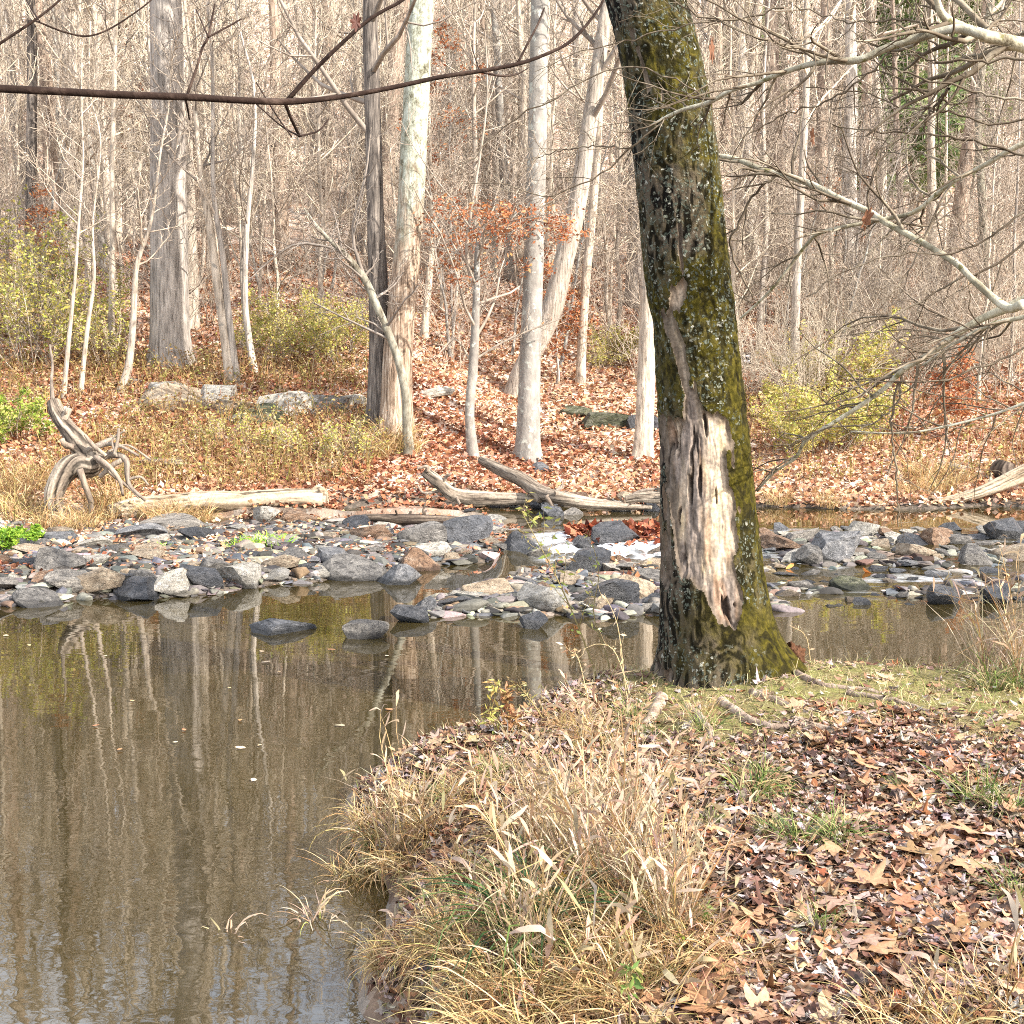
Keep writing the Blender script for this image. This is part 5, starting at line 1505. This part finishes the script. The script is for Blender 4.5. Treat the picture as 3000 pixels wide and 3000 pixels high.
log('fallen_log', 'long grey fallen log sliding down the red leaf bank into the upper pool', [(908, 868, 16, D3 + 1.6), (940, 884, 22, D3 + 1.2), (985, 906, 28, D3 + .7), (1020, 930, 30, D3 + .3), (1060, 940, 26, D3), (1120, 950, 20, D3), (1180, 955, 14, D3), (1230, 957, 8, D3)], ROTLOG, rough=.13,
    limbs=[[(1020, 945, 14, D3 + .2), (1012, 930, 16, D3 + .3), (1000, 918, 10, D3 + .4)], [(1030, 935, 10, D3), (1042, 955, 8, D3), (1040, 968, 6, D3)]])
log('fallen_log', 'short dark log poking out from behind the mossy tree over the upper pool', [(1180, 942, 14, D3), (1205, 938, 18, D3), (1240, 938, 22, D3), (1285, 938, 22, D3)], ROTLOG, limbs=[[(1190, 935, 6, D3), (1215, 925, 6, D3), (1260, 922, 5, D3)]])
D4 = hit(800, 998)[1]
log('cut_log', 'short black sawn log lying on the gravel bar with a pale round end', [(690, 976, 14, D4 + .3), (740, 978, 18, D4 + .2), (800, 980, 20, D4 + .05), (850, 983, 19, D4), (872, 985, 18, D4 - .06)], DARKLOG, end=True)
D5 = hit(1850, 955)[1]
log('white_log', 'smooth white log rising out of the water at the far end of the upper pool', [(1728, 956, 6, D5), (1760, 948, 12, D5), (1800, 942, 16, D5), (1850, 928, 22, D5 + .1), (1900, 908, 28, D5 + .2), (1960, 880, 32, D5 + .3), (2040, 840, 36, D5 + .4)], BLEACH,
    limbs=[[(1800, 944, 8, D5), (1760, 940, 6, D5), (1735, 950, 3, D5)], [(1790, 948, 6, D5), (1755, 958, 4, D5), (1722, 960, 3, D5)]])
p = hit(1890, 905)
log('old_stump', 'dark broken stump above the white log', [(1895, 905, 50, p[1]), (1897, 885, 46, p[1]), (1902, 872, 30, p[1])], DARKLOG, cat='stump', rough=.3)
p = hit(1810, 890)
log('grey_branch', 'grey broken branch lying on the bank behind the white log', [(1770, 872, 8, p[1]), (1800, 880, 12, p[1]), (1840, 888, 10, p[1]), (1880, 898, 8, p[1])], ROTLOG, cat='branch')

# ------------------------------------------------------------------ a small sign far up the bank, half behind the mossy tree
def sign():
    D = 31.0
    b = np.array([*P(1408, 700, D)[:2], 0]); b[2] = hz(b[0], b[1])
    s = D / F
    t = thing('trail_sign', 'tiny black sign with white bars on a pale post, peeping past the mossy trunk', 'sign', b)
    zc = P(1408, 676, D)[2] - b[2]
    def box(n, x, y, z, sx, sy, sz, col, rough=.6):
        V = np.array([(i, j, k) for i in (-.5, .5) for j in (-.5, .5) for k in (-.5, .5)]) * (sx, sy, sz) + (x, y, z)
        Fc = np.array([(0, 1, 3, 2), (4, 6, 7, 5), (0, 4, 5, 1), (2, 3, 7, 6), (0, 2, 6, 4), (1, 5, 7, 3)])
        m = NT(n)
        link(n, mesh(n, V, Fc), m.done(m.bsdf(m.mix(m.noise(m.coord(), 12, 3), tuple(c * .8 for c in col), col), rough)), t)
    box('post', 0, .04, zc / 2, .06, .05, zc + .3, (.5, .42, .32))
    box('board', 0, 0, zc, 22 * s, .02, 22 * s, (.02, .02, .03))
    box('white_bar', -1 * s, -.013, zc + 4 * s, 14 * s, .006, 4.5 * s, (.75, .75, .8))
    box('white_bar', -2 * s, -.013, zc - 6 * s, 16 * s, .006, 4.5 * s, (.75, .75, .8))
sign()

# ------------------------------------------------------------------ grass and weeds
GRASS = attr_mat('grass_blade', .6, .3, .15, 30, .3)
def blade_batch(base, L, wd, yaw, lean, droop, cols, n=7, sway=.1, wide=False):
    """curved ribbons rising from base points"""
    m = len(base)
    s = np.linspace(0, 1, n)
    el = (pi / 2 - lean[:, None]) - droop[:, None] * s[None] ** 1.3
    kink = (s[None] > rng.uniform(.25, .95, (m, 1))) * (rng.random((m, 1)) < .6) * rng.normal(size=(m, 2, 1)).transpose(1, 0, 2)
    el = el - .9 * np.abs(kink[0])
    ya = yaw[:, None] + sway * rng.normal(size=(m, 1)) * s[None] * 3 + .16 * rng.normal(size=(m, n)).cumsum(1) + .7 * kink[1]
    d = np.stack([np.cos(el) * np.cos(ya), np.cos(el) * np.sin(ya), np.sin(el)], -1)
    step = (L / (n - 1))[:, None, None] * d
    c = base[:, None] + np.concatenate([np.zeros((m, 1, 3)), np.cumsum(step[:, :-1], 1)], 1)
    side = np.stack([-np.sin(ya), np.cos(ya), 0 * ya], -1)
    tw = rng.normal(size=(m, 1, 1)) * .8
    side = nrm(side + tw * np.cross(d, side))
    prof = (np.sin(pi * np.clip(s * .92 + .04, 0, 1)) ** .8 if wide else (1 - s ** 2.2) * .92 + .08)[None, :, None]
    a = c + side * (wd[:, None, None] * prof * .5)
    b = c - side * (wd[:, None, None] * prof * .5)
    V = np.stack([a, b], 2).reshape(-1, 3)
    o = (np.arange(m) * n * 2)[:, None]
    k = np.arange(n - 1)[None] * 2
    Q = np.stack([o + k, o + k + 1, o + k + 3, o + k + 2], -1).reshape(-1, 4)
    return V, Q, np.repeat(cols, n * 2, 0), c

DRY = [(.46, .32, .145), (.53, .39, .20), (.36, .21, .085), (.56, .43, .26), (.20, .115, .05), (.35, .28, .10), (.50, .325, .15)]
PALEDRY = [(.43, .32, .21), (.49, .385, .275), (.38, .265, .16), (.30, .23, .13)]
GREEN = [(.10, .16, .03), (.16, .22, .05), (.06, .11, .025), (.26, .27, .09)]
def clump_mesh(nb, H, R, cols, droop=(.6, 2.2), lean=(.05, .8), wd=.0055, stems=0, name='blades'):
    a = rng.random(nb) * 2 * pi
    r = R * np.sqrt(rng.random(nb))
    base = np.stack([np.cos(a) * r, np.sin(a) * r, np.full(nb, -.03)], -1)
    yaw = a + rng.normal(size=nb) * 1.3
    parts, cs = [], []
    V, Q, col, c = blade_batch(base, H * rng.uniform(.5, 1.35, nb), wd * rng.uniform(.5, 1.3, nb), yaw, rng.uniform(*lean, nb), rng.uniform(*droop, nb), palette(nb, cols))
    parts.append((V, Q)); cs.append(col)
    for k in range(stems):                                   # stalks carrying broad dry blades
        x = rng.normal(size=2) * R * .5
        ya, le = rng.random() * 6.3, rng.uniform(.05, .55)
        n = 12
        V, Q, col, c = blade_batch(np.array([[x[0], x[1], -.03]]), np.array([H * rng.uniform(1.1, 1.7)]), np.array([.008]), np.array([ya]), np.array([le]), np.array([rng.uniform(.1, .5)]), palette(1, DRY), n)
        parts.append((V, Q)); cs.append(col)
        m = 6
        j = rng.integers(4, n, m)
        V, Q, col, _ = blade_batch(c[0, j], rng.uniform(.07, .16, m), rng.uniform(.010, .021, m), rng.random(m) * 6.3, rng.uniform(.2, 1.2, m), rng.uniform(.0, .9, m), palette(m, PALEDRY), 6, .05, True)
        parts.append((V, Q)); cs.append(col)
    V, Fs = join(parts)
    # join() keeps quads only here, in order
    return mesh(name, V, Fs, np.concatenate(cs), True)

def clumps(protos, items, name, cat, mt=GRASS):
    """items: (u, v, scale, label, group)"""
    for k, (u, v, s, lab, grp) in enumerate(items):
        p = hit(u, v)
        o = link(name, protos[k % len(protos)], mt, loc=(p[0], p[1], p[2]), rot=(.06 * rng.normal(), .06 * rng.normal(), rng.random() * 6.3), scale=s)
        tag(o, lab, cat, grp, 'thing')

dry = [clump_mesh(420, .26, .17, DRY, (.4, 2.4), (.3, 1.6), .0048, 1 + _ % 2) for _ in range(6)]
for d_ in dry: d_.materials.append(GRASS)
G1 = 'dry grass clumps on the near bank'
L1 = 'tangled straw-coloured grass clump on the point of the near bank'
it = []
for (u, v, s) in ((690, 1650, .8), (720, 1560, .9), (770, 1620, .85), (830, 1560, .8), (800, 1500, .7), (880, 1500, .75), (950, 1470, .75), (1000, 1560, .95), (1070, 1520, .9), (1130, 1500, .8), (1150, 1600, 1.05), (1060, 1640, 1.1), (1190, 1690, 1.1),
                  (1120, 1740, 1.15), (1230, 1780, 1.1), (1170, 1850, 1.1), (1090, 1870, 1.15), (1010, 1880, 1.1), (950, 1820, 1.0), (890, 1760, .95), (830, 1790, .8), (1280, 1720, .8), (1290, 1830, .9), (1220, 1910, 1.1),
                  (1110, 1950, 1.2), (1000, 1960, 1.2), (930, 1930, 1.0), (1330, 1780, .6), (1240, 1620, .8), (1390, 1830, .55), (880, 1660, .8), (740, 1800, .6)):
    it.append((u, v, s, L1, G1))
clumps(dry, it, 'dry_grass_clump', 'grass clump')
clumps(dry, [(1850, 1950, 1.0, 'straw grass clump at the lower edge of the leafy path', None), (1720, 1955, .8, 'smaller straw grass clump at the lower edge of the leafy path', None), (1925, 1900, .9, 'brownish dry weed clump at the lower corner of the path', None),
             (1135, 1395, .8, 'dry grass at the water edge just left of the mossy tree', None), (1085, 1370, .7, 'thin dry grass leaning over the pool near the mossy tree', None), (1320, 1350, .5, 'small dry tuft at the foot of the mossy tree', None)], 'dry_grass_clump', 'grass clump')
green = [clump_mesh(150, .24, .06, GREEN + [(.38, .31, .15), (.44, .35, .2), (.3, .22, .11)], (.8, 2.4), (.1, 1.2), .005) for _ in range(3)]
for d_ in green: d_.materials.append(GRASS)
long_green = clump_mesh(230, .46, .06, [(.02, .055, .014), (.04, .09, .022), (.08, .13, .03), (.22, .22, .08)], (1.4, 2.6), (.3, 1.1), .006)
long_green.materials.append(GRASS)
clumps([long_green], [(1000, 1765, 1.2, 'dark green arching sedge in the middle of the dry grass', None)], 'green_sedge', 'grass clump')
clumps(green, [(1415, 1500, 1.25, 'largest green grass tuft below the mossy roots', None), (1440, 1480, 1.0, 'green tuft leaning on the largest tuft below the mossy roots', None), (1510, 1590, .95, 'green tuft in the middle of the path litter', None), (1580, 1580, .8, 'pale green tuft beside the one in the path litter', None),
               (1460, 1575, .7, 'thin green tuft near the path litter tuft', None), (1845, 1510, 1.15, 'green and straw tuft above the largest sycamore leaf', None), (1900, 1530, .9, 'brownish green tuft at the path edge', None), (1870, 1300, 1.25, 'bright green grass bank below the tall tan reeds', None),
               (1925, 1300, 1.2, 'second bright green tuft below the tall tan reeds', None), (1190, 1355, .9, 'small vivid green tuft at the creek edge by the mossy tree', None), (1215, 1385, .6, 'tiny green tuft on the bare root of the mossy tree', None), (1330, 1375, .9, 'yellow-green tuft growing against the mossy trunk', None),
               (930, 1460, .9, 'green tuft by the brown weed at the pool edge', None), (840, 1510, .7, 'grey-green tuft on the point of the bank', None), (710, 1600, .7, 'green tuft on the outer point of the bank', None), (780, 1680, .5, 'small green tuft over the dark inlet', None),
               (1545, 1760, .7, 'lone thin green tuft low on the path', None), (1910, 1690, .8, 'green sprig at the path edge below the brownish tuft', None), (1340, 1560, .6, 'short green tuft between dry grass and path', None), (1270, 1860, .6, 'fresh green sprig under the dry grass', None), (1700, 1490, .5, 'dark green wisp beside the upright rusty leaf', None)], 'green_tuft', 'grass tuft')
bright = clump_mesh(160, .16, .22, [(.28, .50, .04), (.38, .56, .07), (.22, .40, .03)], (.4, 1.6), (.05, .7), .012)
bright.materials.append(GRASS)
clumps([bright], [(460, 1032, 1.0, 'vivid green grass patch on the gravel bar, thin end', None), (510, 1028, 1.25, 'vivid green grass patch on the gravel bar, thick end', None), (300, 1035, .6, 'small green grass wisp in dead leaves before the bleached log', None)], 'green_patch', 'grass patch')
reed = [clump_mesh(90, .55, .10, PALEDRY, (.3, 1.3), (.05, .5), .007, 9) for _ in range(2)]
for d_ in reed: d_.materials.append(GRASS)
clumps(reed, [(1865, 1275, 1.0, 'tall tan reeds with broad blades at the riffle edge', None), (1915, 1270, 1.05, 'second clump of tall tan reeds, the fuller one', None), (1940, 1290, 1.0, 'third clump of tall tan reeds at the very edge', None),
              (1020, 1600, .8, 'pale-bladed stalks bending over the brown pool edge weeds', None), (1190, 1560, .8, 'pale-bladed stalks between the dry grass and the near roots', None), (1000, 1800, .85, 'pale-bladed stalks over the dark green sedge', None), (1250, 1700, .85, 'leaning pale-bladed stalks at the crest of the dry grass', None), (1080, 1640, .9, 'stalks with broad pale blades standing over the dry grass', None), (1150, 1680, .95, 'tall pale-bladed stalks crowning the dry grass', None), (760, 1600, .8, 'spiky pale stalks leaning out over the pool', None), (1270, 1760, .75, 'drooping pale-bladed stalks at the path side of the dry grass', None)], 'reed_clump', 'reeds')
fardry = [clump_mesh(260, .55, .35, DRY + [(.66, .42, .22)], (.5, 2.0), (.1, .8), .013) for _ in range(2)]
for d_ in fardry: d_.materials.append(GRASS)
clumps(fardry, [(u, v, s, 'straw grass clump around the driftwood and bleached log', 'straw grass clumps by the driftwood') for u, v, s in ((320, 985, .75), (360, 980, .8), (290, 975, .7), (205, 960, 1.0), (180, 985, .9), (60, 985, 1.1), (20, 970, 1.1), (100, 1000, .7), (150, 1000, .7), (225, 915, .8), (20, 930, 1.1), (70, 925, 1.0), (385, 985, .5))]
       + [(u, v, s, 'golden weedy grass at the foot of the near-black trunk', 'golden grass at the near-black trunk') for u, v, s in ((745, 835, 1.0), (730, 850, .9), (765, 850, .8), (700, 860, .9))]
       + [(u, v, s, 'straw grass fringing the far water edge under the drooping branch', 'straw grass beyond the riffle') for u, v, s in ((1770, 930, .9), (1720, 935, .7), (1740, 905, 1.0), (1470, 950, .6), (1560, 955, .5), (1800, 915, .8))], 'straw_grass', 'grass clump')

# tuft standing in the shallow water
clumps([clump_mesh(45, .22, .05, PALEDRY + [(.45, .45, .12)], (.8, 2.6), (.1, 1.0), .007)], [(590, 1740, 1.0, 'yellowish grass tuft standing in the shallow pool', None)], 'water_grass', 'grass tuft')
clumps([clump_mesh(14, .2, .03, PALEDRY, (.8, 2.6), (.3, 1.1), .008)], [(430, 1765, 1.0, 'few bent straw blades floating in the shallow pool', None), (690, 1770, 1.0, 'straw blades trailing in the inlet by the dry grass', None)], 'water_grass', 'grass tuft')

# short turf and bits over the whole near bank
def turf():
    n = 26000
    Y = 3.3 + 6.3 * rng.random(n)
    X = rng.uniform(-.3, .5, n) * Y
    d = sdist(NEAR, X, Y)
    mo = sstep(5.7, 6.7, Y + .8 * fbm(xy3(X, Y, 1.2), 3, 61)) * sstep(.2, 1.2, X)
    pt = sstep(.05, -.5, X - .14 * Y) * .8
    patch = sstep(.2, .5, fbm(xy3(X, Y, 1.4), 3, 66))
    ok = (d > .02) & (rng.random(n) < .9 * mo + .8 * pt + .22 * patch)
    X, Y = X[ok], Y[ok]
    m = len(X)
    base = np.stack([X, Y, height(X, Y)], -1)
    pal = palette(m, [(.42, .34, .17), (.55, .45, .26), (.30, .27, .10), (.20, .24, .06), (.34, .24, .13)], [3, 3, 2, 1.4, 2])
    V, Q, col, _ = blade_batch(base, .04 + .09 * rng.random(m) ** 2, np.full(m, .0045), rng.random(m) * 6.3, rng.uniform(.2, 1.3, m), rng.uniform(.2, 1.6, m), pal, 5)
    tag(link('grass', mesh('grass', V, Q, col, True), GRASS), 'short dry turf and moss strands between the near roots', 'grass', kind='stuff')
    n = 9000                                                   # weeds of the far bank
    Y = 19.5 + 8.5 * rng.random(n)
    X = np.where(rng.random(n) < .72, rng.uniform(-.44, -.11, n), rng.uniform(.17, .44, n)) * Y
    dens = sstep(-.35, .3, fbm(xy3(X, Y, .6), 3, 67) + .2)
    ok = (height(X, Y) > .4) & (rng.random(n) < dens)
    X, Y = X[ok], Y[ok]
    m = len(X)
    base = np.stack([X, Y, height(X, Y)], -1)
    pal = palette(m, [(.30, .19, .08), (.36, .27, .09), (.21, .105, .05), (.42, .31, .16), (.24, .23, .055)], [3, 2.2, 3, 1.6, 1])
    V, Q, col, c = blade_batch(base, .25 + .5 * rng.random(m) ** 1.5, np.full(m, .012), rng.random(m) * 6.3, rng.uniform(.05, .6, m), rng.uniform(.1, 1.2, m), pal, 5)
    t = rng.integers(1, 5, (m, 3))
    cc = c[np.arange(m)[:, None], t].reshape(-1, 3)
    V2, T2, idx = blades(cc + rng.normal(size=cc.shape) * .03, .075, .45)
    V, Fs = join([(V, Q), (V2, T2)])
    col = np.concatenate([col, np.repeat(pal, 3, 0)[idx]])
    tag(link('undergrowth', mesh('undergrowth', V, Fs, col), GRASS), 'brownish yellow weeds and stems over the far bank', 'undergrowth', kind='stuff')
turf()

# ------------------------------------------------------------------ single weeds
def weed(name, label, path, D, leafcols, n, size, cat='plant', stemcol=(.30, .24, .10), w=4, side=6, up=.25):
    q = resample(np.array([(*P(u, v, D), w * .5 * D / F * (1 - .7 * k / (len(path) - 1))) for k, (u, v) in enumerate(path)]), 16)
    base = q[0, :3].copy()
    base[2] = hz(base[0], base[1])
    q[:, :3] -= base
    q[0, 2] = -.03
    t = thing(name, label, cat, base)
    a, ra = grow(q[None, :, :3], q[None, :, 3], side, .3, .97, .25, .8, 6, .6, up, .15, .0014)
    V, Fs = join([tubes(q[None, :, :3], q[None, :, 3], 6), tubes(a, ra, 4)])
    link('stem', mesh('stem', V, Fs, np.tile(stemcol, (len(V), 1)), True), GRASS, t)
    up_half = resample(q[6:, :3], 7)[None]
    V, T, idx = leaves_on(np.concatenate([resample_n(a, 7), up_half]), n, size, .32, .012, .1)
    link('foliage', mesh('foliage', V, T, palette(idx.max() + 1, leafcols)[idx]), GRASS, t)
def resample_n(a, n):
    return np.array([resample(x, n) for x in a])
weed('spindly_weed', 'spindly yellow-green weed arching in front of the white water', [(1142, 1330), (1120, 1260), (1092, 1185), (1062, 1115), (1035, 1060), (1005, 1005), (982, 960)], 8.3, [(.30, .34, .08), (.42, .42, .12), (.36, .26, .10)], 9, .055, side=9)
weed('spindly_weed', 'second thinner yellow-green weed leaning beside the arching one', [(1150, 1335), (1148, 1250), (1120, 1160), (1130, 1080), (1110, 1000)], 8.4, [(.30, .34, .08), (.42, .42, .12)], 5, .05, side=5, w=3)
weed('brown_weed', 'rusty brown leafy weed standing at the pool edge', [(985, 1450), (972, 1400), (960, 1350), (950, 1310)], 6.9, [(.30, .15, .07), (.22, .11, .05), (.40, .24, .10)], 16, .05, side=10, w=5)
weed('brown_weed', 'weed with pale yellow leaf whorls beside the rusty brown one', [(950, 1440), (938, 1390), (928, 1340), (945, 1290)], 6.9, [(.58, .50, .14), (.46, .36, .12), (.3, .3, .08)], 8, .05, side=6)
weed('brown_weed', 'thin dark-stemmed weed with small yellowish leaves leaning over the pool', [(1075, 1440), (1040, 1380), (1000, 1320), (975, 1290)], 7.1, [(.40, .36, .14), (.3, .2, .1)], 6, .035, side=9)
weed('dry_stalk', 'bent dry grass stalk curling in front of the tree reflection', [(1205, 1370), (1185, 1300), (1160, 1230), (1130, 1215), (1100, 1225)], 7.6, PALEDRY, 2, .05, w=3, side=3, stemcol=(.55, .43, .24))
weed('dry_stalk', 'upright dry stalk beside the mossy trunk over the pool', [(1190, 1370), (1178, 1280), (1165, 1180), (1140, 1120)], 7.6, PALEDRY, 2, .05, w=3, side=3, stemcol=(.55, .43, .24))
weed('dry_stalk', 'pale seedy stalk leaning left of the bent dry stalk', [(1120, 1380), (1105, 1300), (1090, 1240), (1075, 1230)], 7.5, PALEDRY, 4, .05, w=3, side=5, stemcol=(.55, .43, .24))
weed('dry_stalk', 'thin dry stalk against the pool right of the mossy tree', [(1545, 1290), (1530, 1250), (1520, 1200), (1490, 1180)], 8.5, PALEDRY, 3, .04, w=3, side=4, stemcol=(.5, .38, .2))
weed('dry_stalk', 'forked dry stalk against the pool beside the reeds', [(1640, 1290), (1635, 1250), (1650, 1215)], 8.6, PALEDRY, 3, .04, w=3, side=4, stemcol=(.5, .38, .2))
weed('green_weed', 'small green weed with round leaves low beside the dry grass', [(1330, 1760), (1335, 1735), (1330, 1715)], 4.3, GREEN, 5, .035, side=4)
weed('green_weed', 'green heart-leaved weed in the hollow of the dry grass', [(1190, 1890), (1180, 1860), (1190, 1835)], 3.7, GREEN, 5, .045, side=5)
# rotten bark lump at the foot of the mossy tree
p = hit(1490, 1262)
V, Fs = IV.copy(), IF
V = V * np.array([.09, .08, .10]) * (1 + .6 * fbm(V * 2.5, 4, 12))[:, None]
tag(link('bark_lump', mesh('bark_lump', V, Fs, smooth=True), bark_mat('red_rot', [(.3, (.02, .010, .006)), (.5, (.10, .045, .022)), (.7, (.22, .11, .06))], .6, 25, 1, .05), loc=(p[0], p[1], p[2] + .07)), 'crumbling red-brown bark lump at the heel of the mossy tree', 'bark')

# ------------------------------------------------------------------ light, sky, camera
SUN_EL, SUN_AZ = radians(35), radians(56)               # azimuth measured from straight behind the camera towards the right
sun_dir = np.array([sin(SUN_AZ) * cos(SUN_EL), -cos(SUN_AZ) * cos(SUN_EL), sin(SUN_EL)])
L = bpy.data.lights.new('sun', 'SUN')
L.energy = 4.2
L.angle = radians(.6)
L.color = (1.0, .95, .88)
lo = bpy.data.objects.new('sun', L)
C.objects.link(lo)
from mathutils import Vector
lo.rotation_euler = Vector(sun_dir).to_track_quat('Z', 'Y').to_euler()
lo.location = (10, -10, 30)
W = bpy.data.worlds.new('World')
S.world = W
W.use_nodes = True
nt = W.node_tree
nt.nodes.clear()
sky = nt.nodes.new('ShaderNodeTexSky')
sky.sky_type = 'NISHITA'
sky.sun_disc = False
sky.sun_elevation = SUN_EL
sky.sun_rotation = math.atan2(sun_dir[0], sun_dir[1])
sky.air_density, sky.dust_density, sky.ozone_density = 1.0, 2.5, 1.0
bg = nt.nodes.new('ShaderNodeBackground')
bg.inputs[1].default_value = .15
ow = nt.nodes.new('ShaderNodeOutputWorld')
tc = nt.nodes.new('ShaderNodeTexCoord')
cl = nt.nodes.new('ShaderNodeTexNoise')
cl.inputs['Scale'].default_value, cl.inputs['Detail'].default_value, cl.inputs['Roughness'].default_value = 2.6, 7, .62
nt.links.new(tc.outputs['Generated'], cl.inputs['Vector'])
cr = nt.nodes.new('ShaderNodeMapRange')
cr.inputs[1].default_value, cr.inputs[2].default_value, cr.inputs[3].default_value, cr.inputs[4].default_value = .36, .62, .12, .85
nt.links.new(cl.outputs['Fac'], cr.inputs[0])
cm = nt.nodes.new('ShaderNodeMix')                      # thin bright cloud over the blue
cm.data_type = 'RGBA'
nt.links.new(cr.outputs[0], cm.inputs[0])
nt.links.new(sky.outputs[0], cm.inputs[6])
cm.inputs[7].default_value = (6.4, 6.6, 7.0, 1)
nt.links.new(cm.outputs[2], bg.inputs[0])
nt.links.new(bg.outputs[0], ow.inputs[0])

cam = bpy.data.cameras.new('camera')
cam.sensor_width = 36
cam.lens = 36 * F / 1932
cam.clip_start, cam.clip_end = .05, 600
co = bpy.data.objects.new('camera', cam)
C.objects.link(co)
co.location = (0, 0, HC)
co.rotation_euler = (pi / 2 - PITCH, 0, 0)
S.camera = co
S.view_settings.view_transform = 'Standard'
S.view_settings.look = 'None'
S.view_settings.exposure = 1.5
S.view_settings.gamma = 1
S.cycles.max_bounces = 4
S.cycles.use_adaptive_sampling = True
S.cycles.adaptive_threshold = .02
S.cycles.transparent_max_bounces = 8
S.cycles.use_denoising = False
S.cycles.pixel_filter_type = 'BLACKMAN_HARRIS'
S.cycles.filter_width = 1.0
